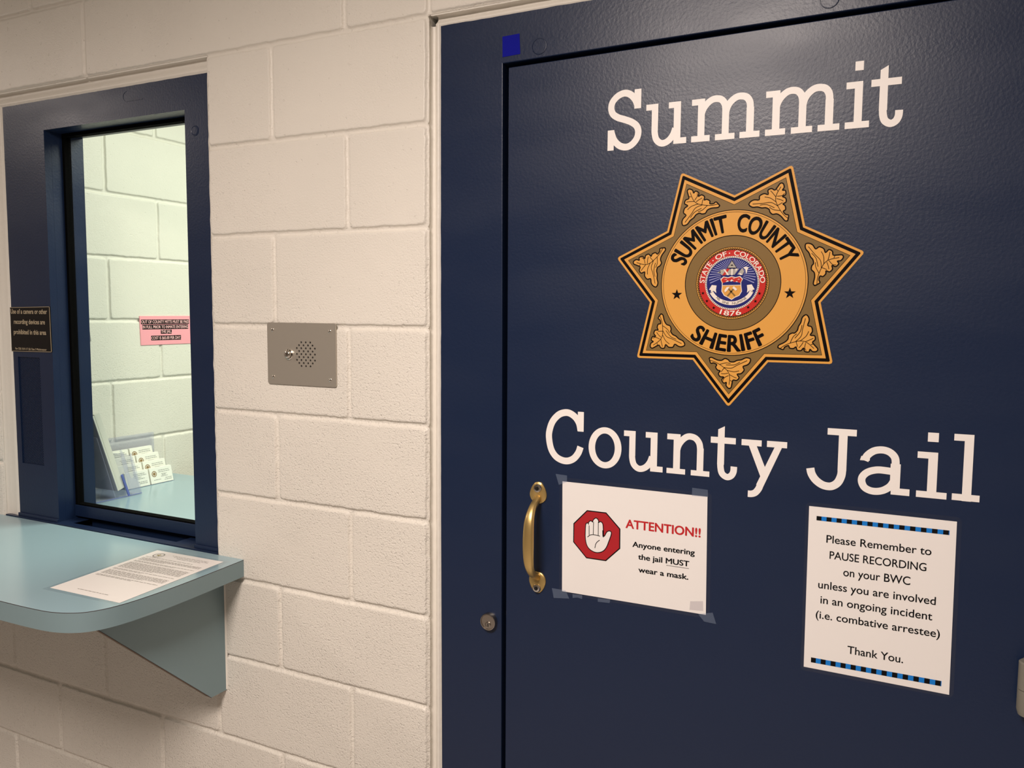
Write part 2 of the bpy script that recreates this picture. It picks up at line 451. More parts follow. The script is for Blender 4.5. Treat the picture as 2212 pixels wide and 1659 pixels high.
# ------------------------------------------------------------------ rest of the lobby and the booth
for nm, a in (('floor', (-4.0, 3.2, -5.6, 0.0, -0.02, 0.0)), ('ceiling', (-4.0, 3.2, -5.6, 0.194, 2.64, 2.66))):
    tag(boxo(nm, *a, FLOOR if nm == 'floor' else CEIL), kind='structure')
tag(boxo('wall_left', -4.02, -4.0, -5.6, 0.194, 0, 2.64, PLAIN), kind='structure')
tag(boxo('wall_right', 3.2, 3.22, -5.6, 0.194, 0, 2.64, PLAIN), kind='structure')
tag(boxo('wall_back', -4.0, 3.2, -5.62, -5.6, 0, 2.64, PLAIN), kind='structure')
bm = bmesh.new()
BX = -1.475
side_p = lambda u, v, d: Vector((BX - d, u, v))
bl = []
for k in range(-8, 5):
    ys = [0.19, 0.3925, 0.80, 1.2, 1.6, 2.0, 2.4, 2.8, 3.0] if k % 2 == 0 else [0.19, 0.592, 1.0, 1.4, 1.8, 2.2, 2.6, 3.0]
    z0, z1 = ZC[k], ZC[k + 1]
    bl += [(a, b, z0 + 0.0, z1 + 0.0) for a, b in zip(ys[:-1], ys[1:])]
block_wall(bm, bl, side_p, 9)
quad(bm, (BX - MY, 0.19, 0), (BX - MY, 3.0, 0), (BX - MY, 3.0, 2.64), (BX - MY, 0.19, 2.64))
tag(obj('wall_booth_left', bm, BOOTH), kind='structure')
tag(boxo('wall_booth_back', -1.5, 1.6, 3.0, 3.02, 0, 2.64, PLAIN), kind='structure')
tag(boxo('wall_booth_right', 1.6, 1.62, 0.194, 3.02, 0, 2.64, PLAIN), kind='structure')
tag(boxo('floor_booth', -1.5, 1.6, 0.194, 3.0, -0.02, 0.0, FLOOR), kind='structure')
tag(boxo('ceiling_booth', -1.5, 1.62, 0.194, 3.02, 2.64, 2.66, CEIL), kind='structure')

# ------------------------------------------------------------------ door
YF, YD = 0.014, 0.016
door = tag(empty('door_1', (0.17, YD, 0)), kind='structure')
def child(o, parent):
    o.parent = parent; o.matrix_parent_inverse = parent.matrix_world.inverted()
    return o
def at_origin(o):           # parents sit at the room origin unless moved
    return o
door.location = (0, 0, 0)
# frame: one hollow-metal profile, jambs a hair out of plumb as they stand
fo0, fo1 = (0.0165, 2.2265), (0.0283, 0.0)       # outer left edge, top to floor
fi0, fi1 = (0.1612, 2.1330), (0.1712, 0.0)       # inner left edge
bm = bmesh.new()
def fpoly(pts, y0, y1): prism(bm, [(x, y0, z) for x, z in pts], (0, y1 - y0, 0))
fpoly([fo1, fi1, fi0, (1.088, 2.1400), (1.094, 0), (1.240, 0), (1.240, 2.2225), fo0], YF, 0.150)
fix(bm)
es = [e for e in bm.edges if all(abs(v.co.y - YF) < 1e-5 for v in e.verts) and e.calc_length() > 0.5]
bmesh.ops.bevel(bm, geom=[e for e in es if len(e.link_faces) == 2 and e.calc_face_angle(0) > 0.5], offset=0.0016, segments=2, profile=0.5, affect='EDGES')
frame = obj('door_frame', bm, NAVY, door)
for (x, z) in ((0.2385, 2.1545), (0.7500, 2.1600)):
    bm = bmesh.new(); lathe(bm, [(0.0152, 0.0), (0.0148, 0.0009), (0.0141, 0.0010), (0.0135, 0.0003), (0.0, 0.0003)], (x, YF - 0.0002, z), n=40)
    obj('frame_plug', bm, NAVY, frame)
bm = bmesh.new()
box(bm, 0.1595, 0.20, 0.066, 0.149, 0, 2.139); box(bm, 1.06, 1.095, 0.066, 0.149, 0, 2.139); box(bm, 0.16, 1.09, 0.066, 0.149, 2.10, 2.139)
obj('door_stop', bm, DARK, door)  # stop coloured near-black to stand for the unlit gap around the door
bm = bmesh.new()
prism(bm, [(x, YD, z) for x, z in ((0.1776, 0.012), (1.0850, 0.012), (1.0810, 2.1330), (0.1728, 2.1243))], (0, 0.045, 0)); fix(bm)
bmesh.ops.bevel(bm, geom=[e for e in bm.edges if all(abs(v.co.y - YD) < 1e-5 for v in e.verts)], offset=0.0015, segments=2, profile=0.5, affect='EDGES')
leaf = obj('door_leaf', bm, NAVY, door)

# brass pull
def pull():
    h = empty('pull_handle'); h.parent = door
    cx = 0.2455
    for zc, up in ((1.3045, 1), (1.1240, -1)):
        pr = [(0.0, 0.0212), (0.0065, 0.0195), (0.0125, 0.0125), (0.0165, 0.0040), (0.0180, -0.0045), (0.0160, -0.0125), (0.0105, -0.0185), (0.0045, -0.0212)]
        half = spline(pr, 3); out = [(cx + x, zc + up * z) for x, z in half] + [(cx - x, zc + up * z) for x, z in half[:0:-1]]
        bm = bmesh.new()
        bot = [bm.verts.new((x, YD, z)) for x, z in out]
        mid = [bm.verts.new((x, YD - 0.0022, z)) for x, z in out]
        top = [bm.verts.new((cx + (x - cx) * 0.86, YD - 0.0042, zc + (z - zc) * 0.88)) for x, z in out]
        n = len(out)
        for A, B in ((bot, mid), (mid, top)):
            for i in range(n): bm.faces.new((A[i], A[(i + 1) % n], B[(i + 1) % n], B[i]))
        bm.faces.new(top)
        fix(bm); obj('mounting_plate', bm, BRASS, h, True)
        zs = zc + up * 0.0085 if up > 0 else zc - 0.0110
        bm = bmesh.new(); lathe(bm, [(0.0086, 0.003), (0.0088, 0.0052), (0.0070, 0.0078), (0.0042, 0.0082), (0.0038, 0.0060), (0.0, 0.0058)], (cx, YD, zs), n=28)
        s = obj('screw', bm, CHROME, h, True)
        bm = bmesh.new(); lathe(bm, [(0.0036, 0.0062), (0.0014, 0.0062), (0.0012, 0.0078), (0.0, 0.0078)], (cx, YD, zs), n=16)
        obj('screw_socket', bm, DARK, s)
    path = [(1.2960, -0.002), (1.2890, 0.010), (1.2800, 0.026), (1.2640, 0.0385), (1.2440, 0.0440), (1.2140, 0.0455), (1.1840, 0.0440), (1.1640, 0.0385), (1.1480, 0.026), (1.1390, 0.010), (1.1320, -0.002)]
    wid = [0.0165, 0.0145, 0.0150, 0.0185, 0.0215, 0.0230, 0.0215, 0.0185, 0.0150, 0.0145, 0.0165]
    sp = spline([(p[0], p[1], q) for p, q in zip(path, wid)], 5)
    bm = bmesh.new(); rings = []
    for i, (z, d, wd) in enumerate(sp):
        a = sp[max(i - 1, 0)]; b = sp[min(i + 1, len(sp) - 1)]
        t = Vector((0, -(b[1] - a[1]), b[0] - a[0])).normalized(); nrm = t.cross(Vector((1, 0, 0)))
        th = 0.0062
        rings.append([bm.verts.new(Vector((cx, YD - d, z)) + Vector((1, 0, 0)) * wd / 2 * math.copysign(abs(math.cos(q)) ** 0.8, math.cos(q)) + nrm * th * math.copysign(abs(math.sin(q)) ** 0.9, math.sin(q)))
                      for q in [2 * math.pi * k / 20 for k in range(20)]])
    for A, B in zip(rings[:-1], rings[1:]):
        for k in range(20): bm.faces.new((A[k], A[(k + 1) % 20], B[(k + 1) % 20], B[k]))
    bm.faces.new(rings[0]); bm.faces.new(rings[-1])
    fix(bm); obj('grip', bm, BRASS, h, True)
pull()

# mortise cylinder in the jamb
lc = (0.1395, YF, 1.0268)
bm = bmesh.new(); lathe(bm, [(0.0178, 0.0), (0.0178, 0.0075), (0.0168, 0.0098), (0.0152, 0.0100), (0.0145, 0.0082), (0.0, 0.0082)], lc, n=44)
cyl = obj('lock_cylinder', bm, DULL_STEEL, door, True)
bm = bmesh.new(); lathe(bm, [(0.0062, 0.0080), (0.0062, 0.0096), (0.0050, 0.0100), (0.0046, 0.0088), (0.0, 0.0088)], (lc[0], lc[1], lc[2] - 0.0058), n=28)
obj('keyway_ring', bm, DULL_STEEL, cyl, True)
flat('keyhole', [[(lc[0] - .0009, lc[2] - .0095), (lc[0] + .0011, lc[2] - .0095), (lc[0] + .0013, lc[2] - .0058), (lc[0] + .0006, lc[2] - .0028), (lc[0] - .0010, lc[2] - .0030), (lc[0] - .0004, lc[2] - .0062)]], DARK, on_wall(YF - 0.0090), cyl)

# hinge barrel at the right edge
hg = empty('hinge'); hg.parent = door
bm = bmesh.new(); lathe(bm, [(0.0, 1.1350), (0.0150, 1.1350), (0.0172, 1.1330), (0.0172, 1.0925), (0.0, 1.0925)], (1.0775, -0.0030, 0), 'z', 36); obj('knuckle', bm, HINGE, hg, True)
bm = bmesh.new(); lathe(bm, [(0.0, 1.0915), (0.0172, 1.0915), (0.0172, 1.0600), (0.0150, 1.0520), (0.0, 1.0500)], (1.0775, -0.0030, 0), 'z', 36); obj('knuckle', bm, HINGE, hg, True)
boxo('hinge_plate', 1.068, 1.10, -0.002, 0.0158, 1.052, 1.133, HINGE, hg)

# ------------------------------------------------------------------ vinyl words on the door
def rc(x0, x1, z0, z1): return rect(x0, x1, z0, z1)
def ell(cx, cz, a, b, a2, b2, n=56):
    o = []
    for i in range(n):
        s, e = 2 * math.pi * i / n, 2 * math.pi * (i + 1) / n
        o.append([(cx + a2 * math.cos(s), cz + b2 * math.sin(s)), (cx + a * math.cos(s), cz + b * math.sin(s)), (cx + a * math.cos(e), cz + b * math.sin(e)), (cx + a2 * math.cos(e), cz + b2 * math.sin(e))])
    return o
G = {
 'S': [rc(49.6, 62.2, 68.0, 101.8)] + [rc(0, 11.8, -2.2, 34.0)] + stroke([(56, 72), (51, 84), (42, 93.5), (31, 97.2), (18.5, 93.5), (8.6, 84), (6.0, 73), (9.5, 62.5), (19, 55.5), (31, 51), (44, 45.5), (54, 38), (57.8, 28), (55.5, 16), (47, 6), (36, 1.8), (23.5, 5.0), (13, 15), (8, 27), (6.5, 33)], 11.9),
 'u': [rc(0, 21.3, 62.0, 72.4), rc(10.4, 22.0, 26, 72.4), rc(50.4, 62.8, 0, 72.4), rc(41.0, 62.8, 62.0, 72.4), rc(50.4, 73.4, 0, 10.3)] + stroke([(16.2, 34), (16.4, 22), (19.5, 10.5), (27, 3.7), (35, 3.4), (43.5, 8.2), (50, 17), (53.5, 27)], 11.4),
 'm': [rc(0, 21.6, 62.0, 72.4), rc(10.8, 22.8, 0, 72.4), rc(0, 32.2, 0, 10.2), rc(52.6, 64.4, 0, 50), rc(41.3, 74.4, 0, 10.2), rc(93.4, 105.8, 0, 50), rc(82.8, 115.8, 0, 10.2)]
      + stroke([(16.5, 42), (19, 52), (25, 61.5), (34, 68.5), (43, 69.9), (51.5, 67), (57, 58.5), (58.5, 46)], 11.2) + stroke([(58.5, 42), (60.5, 52), (66, 61.5), (75, 68.5), (84, 69.9), (93, 67), (98.5, 58.5), (99.6, 46)], 11.4),
 'n': [rc(0, 22.4, 62.0, 72.6), rc(12.0, 24.4, 0, 72.6), rc(0, 34.2, 0, 9.6), rc(54.8, 66.6, 0, 50), rc(44.5, 77.8, 0, 9.6)] + stroke([(18.5, 42), (21, 52), (27, 61.5), (35, 68.3), (43, 69.9), (52, 67), (58.5, 58.5), (60.7, 46)], 11.3),
 'i': [rc(12.4, 24.8, 89.7, 104.0), rc(0.4, 24.0, 62.2, 72.8), rc(13.0, 24.9, 0, 72.8), rc(0, 35.9, 0, 10.3)],
 'j': [rc(13.4, 28.7, 89.9, 104.5), rc(0, 28.2, 62.8, 73.2), rc(15.6, 29.0, 0, 73.2), rc(0.4, 43.6, -0.2, 10.2)],
 't': [[(12.3, 24), (24.3, 24), (24.0, 92.6), (12.6, 86.4)], rc(0, 43.6, 61.8, 72.8)] + stroke([(18.3, 34), (18.4, 20), (21.4, 8.5), (29.5, 2.9), (37, 5.6), (41, 13), (41.6, 22.4)], 11.2),
 'C': [rc(67.0, 79.2, 63.8, 101.6)] + stroke([(73, 66), (70, 79), (62.5, 90), (51, 97.3), (40, 98.2), (27, 93), (14.5, 79), (8.0, 60), (7.8, 44), (12.5, 25), (22, 12), (35, 5.6), (48, 5.2), (60, 11), (69, 22.5), (73.2, 34.4)], 13.0),
 'o': ell(32.7, 36.5, 32.7, 39.0, 19.6, 27.2),
 'y': [rc(0, 34.0, 61.6, 72.2), rc(42.9, 76.1, 61.8, 72.4), [(11.2, 65), (24.6, 65), (44.0, 18.5), (36.5, 2.0)], [(57.0, 65), (69.0, 65), (38.5, -9.5), (27.0, -5.5)]] + stroke([(34.5, -3), (31.5, -12), (26, -19.6), (19.5, -22.6), (13.4, -22.8)], 11.4),
 'J': [rc(33.1, 78.0, 90.2, 101.2), rc(50.9, 64.3, 31, 100)] + stroke([(57.6, 36), (57.0, 24), (52.5, 12), (45, 5.2), (37, 3.3), (27, 5.4), (17, 12.5), (10.5, 22), (8.0, 31.6)], 13.0),
 'a': [rc(48.6, 63.3, 8, 50), rc(50.4, 77.7, -0.3, 10.6), [(2.5, 51.8), (17.2, 51.8), (17.5, 56), (4.5, 59)]] + stroke([(9.8, 51.5), (13.5, 60.5), (23.5, 68.8), (36, 71.2), (47, 68), (54.5, 59.5), (56.0, 46)], 11.6) + stroke([(56, 36.5), (44, 37.8), (29, 37.9), (16, 33.5), (8.2, 26), (6.4, 17.5), (10.5, 8), (19, 3.2), (29, 2.4), (39.5, 5.4), (49, 12.5), (54, 21)], 11.4),
 'l': [rc(0, 25.4, 94.5, 105.0), rc(14.6, 27.3, 0, 105.0), rc(0.8, 38.8, 0.4, 10.8)],
}
def word(letters, z0, label):
    t = thing('vinyl_lettering', label, 'lettering', 'white vinyl words on the door')
    for ch, x0, sx in letters:
        extr = [[(x0 + x * sx / 1000.0, z0 + z / 1000.0) for x, z in p] for p in G[ch]]
        bm = bmesh.new()
        lev, prev = 0, None
        for p in extr:
            if prev is None or sum(min(abs(q[0] - o_[0]) + abs(q[1] - o_[1]) for o_ in prev) < 1e-7 for q in p) < 2: lev += 1
            prev = p
            a = [bm.verts.new((x, YD - 0.0004 - lev * 1.2e-5, z)) for x, z in p]
            ar = sum(p[i][0] * p[(i + 1) % len(p)][1] - p[(i + 1) % len(p)][0] * p[i][1] for i in range(len(p)))
            bm.faces.new(a if ar > 0 else a[::-1])
        obj('letter', bm, WHITE_VINYL, t)
    return t
word([('S', .3768, 1.0), ('u', .4487, 1.0), ('m', .5308, 1.0), ('m', .6556, 1.004), ('i', .7799, 1.0), ('t', .8169, 1.0)], 1.9535, 'white slab-serif vinyl word Summit high on the navy door')
word([('C', .2592, 1.0), ('o', .3490, 1.0), ('u', .4188, 1.02), ('n', .5010, 1.0), ('t', .5797, 1.0), ('y', .6332, 1.0)], 1.3673, 'white slab-serif vinyl word County under the star badge')
word([('J', .7398, 1.0), ('a', .8217, 1.0), ('j', .9085, 1.0), ('l', .9586, 1.0)], 1.3673, 'white slab-serif vinyl word Jail right of the word County')

# ------------------------------------------------------------------ sheriff star decal
SX, SZ = 0.6085, 1.7093
def sheriff_star():
    t = thing('star_badge_decal', 'gold seven-pointed sheriff star badge decal in the middle of the navy door', 'badge')
    P = on_wall(YD - 0.0004); e = 0.00016
    R, r = 0.2152, 0.1492; ap = R * math.sin(math.radians(38.571))
    def star(ins, rnd=0.0):
        k = (ap - ins) / ap; o = []
        for i in range(7):
            a = -math.pi / 2 + 2 * math.pi * i / 7
            if rnd:
                tip = (R * k - rnd * 0.6)
                for da in (-1, 0, 1):
                    q = R * k - rnd * (0.9 if da else 0.55)
                    o.append((SX + q * math.cos(a + da * rnd * 0.75 / R), SZ + q * math.sin(a + da * rnd * 0.75 / R)))
            else: o.append((SX + R * k * math.cos(a), SZ + R * k * math.sin(a)))
            b = a + math.pi / 7; o.append((SX + r * k * math.cos(b), SZ + r * k * math.sin(b)))
        return o
    extrude_xz('gold_backing', [star(0, 0.004)], YD - 0.0004, YD, GOLD, t)
    flat('black_border', [star(0.0036, 0.002)], BADGE_BLACK, P, t, 1 * e)
    flat('gold_border', [star(0.0090)], GOLD, P, t, 2 * e)
    flat('hairline_border', [star(0.0139)], BADGE_BLACK, P, t, 3 * e)
    flat('bronze_field', [star(0.0146)], BRONZE, P, t, 4 * e)
    # ring
    for ra, rb_ in ((0.1240, 0.1252), (0.1208, 0.1214), (0.0808, 0.0820)): flat('ring_outline', annulus(SX, SZ, ra, rb_, 96), BADGE_BLACK, P, t, 7 * e)
    flat('gold_ring', annulus(SX, SZ, 0.0814, 0.1246, 96), GOLD, P, t, 6 * e)
    def arc_text(bm, body, a0, a1, rb, cap, bold, dd, bottom=False):
        def warp(u, v):
            q = math.radians(u)
            if not bottom: return SX + (rb + v) * math.sin(q), SZ + (rb + v) * math.cos(q)
            return SX + (rb - v) * math.sin(q), SZ - (rb - v) * math.cos(q)
        text_into(bm, body, a0, a1, 0.0, cap, P, dd, bold, warp)
    bm = bmesh.new(); arc_text(bm, 'SHERIFF', -36.5, 32.0, 0.1178, 0.0275, 0.105, 9 * e, True); obj('lettering', bm, BADGE_BLACK, t)
    bm = bmesh.new()
    arc_text(bm, 'SUMMIT', -69, -6.8, 0.0885, 0.0285, 0.105, 9 * e); obj('lettering', bm, BADGE_BLACK, t); bm = bmesh.new(); arc_text(bm, 'COUNTY', 4.2, 68, 0.0885, 0.0285, 0.105, 9 * e)
    obj('lettering', bm, BADGE_BLACK, t)
    for a in (-101.5, 100.5):
        q = math.radians(a); flat('star_mark', [star5(SX + 0.0980 * math.sin(q), SZ + 0.0980 * math.cos(q), 0.0098)], BADGE_BLACK, P, t, 9 * e)
    # oak sprays in the seven points
    leaf = [(-35.5, -130.8), (-31.5, -129.1), (-22.0, -133.1), (-14.0, -133.9), (-8.2, -130.5), (-2.1, -132.5), (0.6, -135.6), (7.2, -135.9), (12.9, -133.1), (20.2, -131.8), (27.9, -128.1), (35.2, -129.7), (34.6, -135.8), (30.3, -140.4), (23.2, -143.4), (25.4, -149.4), (20.4, -155.7), (13.6, -157.0), (17.2, -163.0), (12.9, -167.8), (6.9, -167.5), (5.2, -174.3), (3.8, -181.0), (-0.6, -182.1), (-4.8, -177.4), (-4.4, -172.0), (-8.9, -173.5), (-12.5, -167.8), (-9.2, -162.8), (-15.3, -162.5), (-18.7, -157.2), (-15.6, -152.3), (-20.2, -151.1), (-23.8, -145.8), (-21.8, -141.7), (-27.8, -138.7), (-32.6, -139.4)]
    veins = [[(-34, -134.5), (-25, -137), (-14, -143), (-3, -152), (1, -162), (0.5, -176)], [(-10, -146), (3, -147), (14, -141), (30, -133)], [(-4, -151), (8, -153), (17, -151)], [(-9, -147), (-14, -154)], [(0, -158), (8, -162), (13, -164)], [(-1, -160), (-8, -164), (-10, -169)], [(-17, -141), (-6, -138), (2, -139)], [(-6, -141.5), (8, -141), (18, -136)], [(-2, -156), (-8, -157), (-14, -157)], [(2, -168), (5, -170)]]
    for i in range(7):
        a = 2 * math.pi * i / 7; ca, sa = math.cos(a), math.sin(a)
        T = lambda p: (SX + (p[0] * ca - p[1] * sa) / 1000.0, SZ + (p[0] * sa + p[1] * ca) / 1000.0)
        out = spline(leaf + [leaf[0]], 3)[:-1]
        lf = empty('oak_spray'); lf.parent = t
        flat('spray_outline', [[T(q) for q in pl] for pl in stroke(out + [out[0], out[1]], 2.0, False)], BADGE_BLACK, P, lf, 6 * e)
        flat('spray_fill', [[T(q) for q in out]], GOLD, P, lf, 5 * e)
        flat('spray_veins', [[T(q) for q in pl] for v in veins for pl in stroke(v, 0.95)], BADGE_BLACK, P, lf, 7 * e)
    # state seal
    s = empty('state_seal'); s.parent = t
    C = lambda p: (SX + p[0] / 1000.0, SZ + p[1] / 1000.0)
    def F(nm, polys, m, k): return flat(nm, [[C(q) for q in pl] for pl in polys], m, P, s, k * e)
    F('bronze_center', annulus(0, 0, 0.0001, 81, 96), BRONZE, 5)
    F('rope_outline', annulus(0, 0, 61.4, 62.2, 96), BADGE_BLACK, 8); F('rope_outline', annulus(0, 0, 56.8, 57.6, 96), BADGE_BLACK, 8)
    F('rope_border', annulus(0, 0, 57.2, 61.8, 96), GOLD, 6)
    tw = []
    for i in range(96):
        a = 2 * math.pi * i / 96; b = a + 0.085
        tw += stroke([(57.6 * math.cos(a), 57.6 * math.sin(a)), (60.2 * math.cos(b), 60.2 * math.sin(b))], 1.2, False)
    F('rope_twist', tw, BADGE_BLACK, 7)
    F('red_ring', annulus(0, 0, 45, 57.0, 96), SEAL_RED, 6)
    F('white_ring', annulus(0, 0, 43.4, 46.2, 96), SEAL_WHITE, 7)
    dt = []
    for i in range(92):
        a = 2 * math.pi * i / 92; dt += stroke([(43.9 * math.cos(a), 43.9 * math.sin(a)), (45.6 * math.cos(a), 45.6 * math.sin(a))], 1.3, False)
    F('ring_dots', dt, BADGE_BLACK, 8)
    F('blue_disc', [circ(0, 0, 43.5, 72)], SEAL_BLUE, 6)
    rays = []
    for i in range(33):
        a = math.radians(-24 + i * (228 / 32.0)); r0 = 10 if 20 < math.degrees(a) < 160 else 20
        r1 = 41
        # stay inside the disc (fan centred above the middle)
        cx, cz = 0, 17
        while math.hypot(cx + r1 * math.cos(a), cz + r1 * math.sin(a)) > 41.5: r1 -= 0.5
        if r1 > r0 + 2: rays.append([(cx + r0 * math.cos(a - .02), cz + r0 * math.sin(a - .02)), (cx + r1 * math.cos(a - .018), cz + r1 * math.sin(a - .018)), (cx + r1 * math.cos(a + .018), cz + r1 * math.sin(a + .018)), (cx + r0 * math.cos(a + .02), cz + r0 * math.sin(a + .02))])
    F('sun_rays', rays, SEAL_PALE, 7)
    F('bundle_of_rods', [[(-22, 19), (-19, 23.5), (18, 24.5), (20, 19.5), (18, 14.5), (-18, 14.0)], [(-26, 18), (-20, 17), (-20, 21)]], SEAL_GREY, 8)
    F('rod_bands', [[(-9, 25), (-4, 24.5), (-12, 13.5), (-17, 13.5)]], SEAL_RED, 9)
    F('rod_ribbons', [[(-1.5, 24.5), (1, 24.5), (1, 13.5), (-1.5, 13.5)], [(-15, 24), (-12.5, 24), (-5, 13.8), (-8, 13.6)], [(14, 17), (18, 14), (14.5, 13.5), (11, 15.5)], [(5.5, 24.6), (9, 24.4), (6, 19)], [(18.6, 26.7), (23, 27.6), (27.9, 26.5), (25.6, 22.5), (24.6, 16.3), (23.4, 16.3), (22.4, 22.5)]], SEAL_WHITE, 10)
    F('rod_strap', [[(12, 25), (16, 25), (8, 13.5), (4, 14)]], SEAL_BLUE, 9)
    F('eye_triangle_outline', [[(-0.6, 39.5), (-9.4, 25.6), (8.2, 25.4)]], BADGE_BLACK, 11)
    F('eye_triangle', [[(-0.7, 37.9), (-8.0, 26.4), (6.9, 26.2)]], SEAL_GREY, 12)
    F('eye', [[(-3.5, 30.4), (-0.6, 31.8), (2.4, 30.4), (-0.6, 29.4)]], BADGE_BLACK, 13)
    sh = [(-0.9, 11.9), (6, 10.0), (13.6, 11.9), (18.6, 7.0), (15.8, 1.1), (16.4, -6), (17.6, -14.4), (13.5, -21.6), (6, -25), (0.3, -28.9), (-6, -25), (-12.8, -21.6), (-17.4, -14.2), (-17.0, -6), (-17.0, 0.5), (-19.8, 6.4), (-14.8, 11.5), (-7, 9.8)]
    k = lambda pts, f: [(-0.4 + (x + 0.4) * f, -8.5 + (z + 8.5) * f) for x, z in pts]
    F('shield_outline', [sh], SEAL_WHITE, 8)
    F('shield_gold', [k(sh, 0.93)], GOLD, 9)
    F('shield_red', [[(-0.9, 10.3), (6, 8.8), (13, 10.3), (16.8, 6.8), (14.4, 1.1), (14.6, -0.5), (-15.6, -0.5), (-15.4, 0.8), (-18.0, 6.0), (-14.2, 10.0), (-7, 8.6)]], SEAL_RED, 10)
    F('shield_blue', [[(-15.8, -3.4), (-15.4, 0.2), (-10, 2.0), (-6, 2.6), (-1, 4.0), (4, 1.8), (8, 2.4), (14.6, -0.2), (14.9, -3.2)]], SEAL_BLUE, 11)
    F('shield_snow', [[(-10.5, 1.8), (-8, 4.6), (-4.6, 3.4), (-7, 2.4)], [(-3, 3.4), (-0.5, 6.4), (4, 3.4), (1, 4.0), (-0.5, 2.6)], [(6, 2.2), (9, 3.2), (10, 1.4)], [(-14, 6.2), (-9, 7), (-8, 6)], [(9, 6), (12, 7.2), (14, 6)], [(1, 8), (5, 8.2), (4, 7.2)], [(-16.4, -4.4), (15.4, -3.9), (15.4, -3.0), (-16.4, -3.5)]], SEAL_WHITE, 12)
    F('hammers', stroke([(-7, -22.5), (4, -9)], 2.6, False) + stroke([(6, -22.0), (-5, -10)], 2.6, False), BRONZE, 12)
    F('hammer_heads', [[(1.2, -8.5), (3.8, -5.4), (9.6, -10.6), (7.4, -13.2)], [(-12.2, -12.5), (-8.5, -7.0), (-3.2, -6.0), (-5.5, -9.5), (-8.0, -13.5), (-11.2, -16)]], SEAL_WHITE, 13)
    rib = stroke([(-34.8, -15.5), (-29, -23), (-20, -29.6), (-10, -33.3), (0, -34.6), (10, -33.3), (20, -29.0), (29, -22), (34.0, -14)], 6.4)
    F('ribbon', rib + [[(-39.0, -11.2), (-34.4, -3.0), (-26.0, -4.0), (-27.0, -11), (-26.2, -17.0), (-31, -13.0), (-36, -17.5), (-35.5, -12)], [(38.6, -11.0), (33.6, -2.4), (25.6, -3.6), (26.6, -11), (26.0, -16.8), (31, -12.4), (36, -16.5), (35, -12)]], SEAL_WHITE, 8)
    bm = bmesh.new()
    for b_, a0, a1 in (('NIL', -46, -33), ('SINE', -26.5, -6.5), ('NUMINE', 2.5, 45)): arc_text(bm, b_, a0, a1, 0.0368, 0.0038, 0.0, 10 * e, True)
    obj('motto', bm, BADGE_BLACK, s)
    bm = bmesh.new()
    for b_, a0, a1 in (('STATE', -89, -47), ('OF', -34, -12), ('COLORADO', 3, 90)): arc_text(bm, b_, a0, a1, 0.0475, 0.0082, 0.05, 9 * e)
    for a in (-40.5, -6): 
        q = math.radians(a); vs = [bm.verts.new(P(SX + .0515 * math.sin(q) + x, SZ + .0515 * math.cos(q) + z, 9 * e)) for x, z in circ(0, 0, .0011, 10)]; bm.faces.new(vs)
    obj('seal_lettering', bm, SEAL_WHITE, s); bm = bmesh.new()
    arc_text(bm, '1876', -20.5, 18.5, 0.0562, 0.0082, 0.05, 9 * e, True)
    obj('seal_year', bm, SEAL_WHITE, s)
    for x, z in ((-49.6, -17.1), (-42.2, -30.7), (-30.0, -42.5), (46.9, -17.9), (40.6, -31.1), (28.8, -41.4)):
        flat('seal_star', [star5(SX + x / 1000, SZ + z / 1000, 0.0030)], BADGE_BLACK, P, s, 9 * e)
sheriff_star()

# ------------------------------------------------------------------ laminated signs on the door
def laminate(parent, pts, y, rad=0.006):
    """clear pouch with rounded corners"""
    cx = sum(p[0] for p in pts) / 4; cz = sum(p[1] for p in pts) / 4; o = []
    for (x, z) in pts:
        sx, sz = math.copysign(1, x - cx), math.copysign(1, z - cz)
        c = (x - sx * rad, z - sz * rad); a0 = math.atan2(sz, sx) - math.pi / 4
        for k in range(5):
            a = a0 + math.pi / 2 * k / 4; o.append((c[0] + rad * math.cos(a), c[1] + rad * math.sin(a)))
    return extrude_xz('laminating_pouch', [o], y - 0.0003, y, FILM, parent)

t = thing('attention_sign', 'white laminated ATTENTION mask sign with red hand octagon beside the brass pull', 'sign')
laminate(t, [(0.2925, 1.1090), (0.5865, 1.1085), (0.5842, 1.3378), (0.2898, 1.3395)], YD - 0.0003)
extrude_xz('paper', [[(0.2984, 1.1141), (0.5798, 1.1156), (0.5768, 1.3315), (0.2964, 1.3316)]], YD - 0.0010, YD - 0.0006, PAPER, t)
PS = on_wall(YD - 0.0010)
octg = [(0.348, 1.281), (0.387, 1.281), (0.4155, 1.253), (0.416, 1.215), (0.388, 1.187), (0.348, 1.187), (0.3205, 1.215), (0.3205, 1.252)]
oc = (0.3683, 1.234)
scl = lambda pts, f, c: [(c[0] + (x - c[0]) * f, c[1] + (z - c[1]) * f) for x, z in pts]
stop = empty('stop_hand_symbol'); stop.parent = t
flat('octagon_outline', [octg], INK, PS, stop, .0002); flat('octagon', [scl(octg, 0.955, oc)], SIGN_RED, PS, stop, .0004)
hand = [(0.3462, 1.232), (0.3464, 1.245), (0.3472, 1.2535), (0.3500, 1.2555), (0.3522, 1.2525), (0.3528, 1.2575), (0.3565, 1.2605), (0.3605, 1.2585), (0.3622, 1.2635), (0.3670, 1.2672), (0.3708, 1.2640), (0.3722, 1.2590), (0.3758, 1.2612), (0.3798, 1.2580), (0.3812, 1.2450), (0.3818, 1.2345), (0.3852, 1.2350), (0.3895, 1.2430), (0.3940, 1.2455), (0.3972, 1.2435), (0.3958, 1.2360), (0.3920, 1.2250), (0.3882, 1.2150), (0.3820, 1.2068), (0.3715, 1.2022), (0.3610, 1.2035), (0.3520, 1.2095), (0.3475, 1.2200)]
hs = spline(hand + [hand[0]], 3)[:-1]
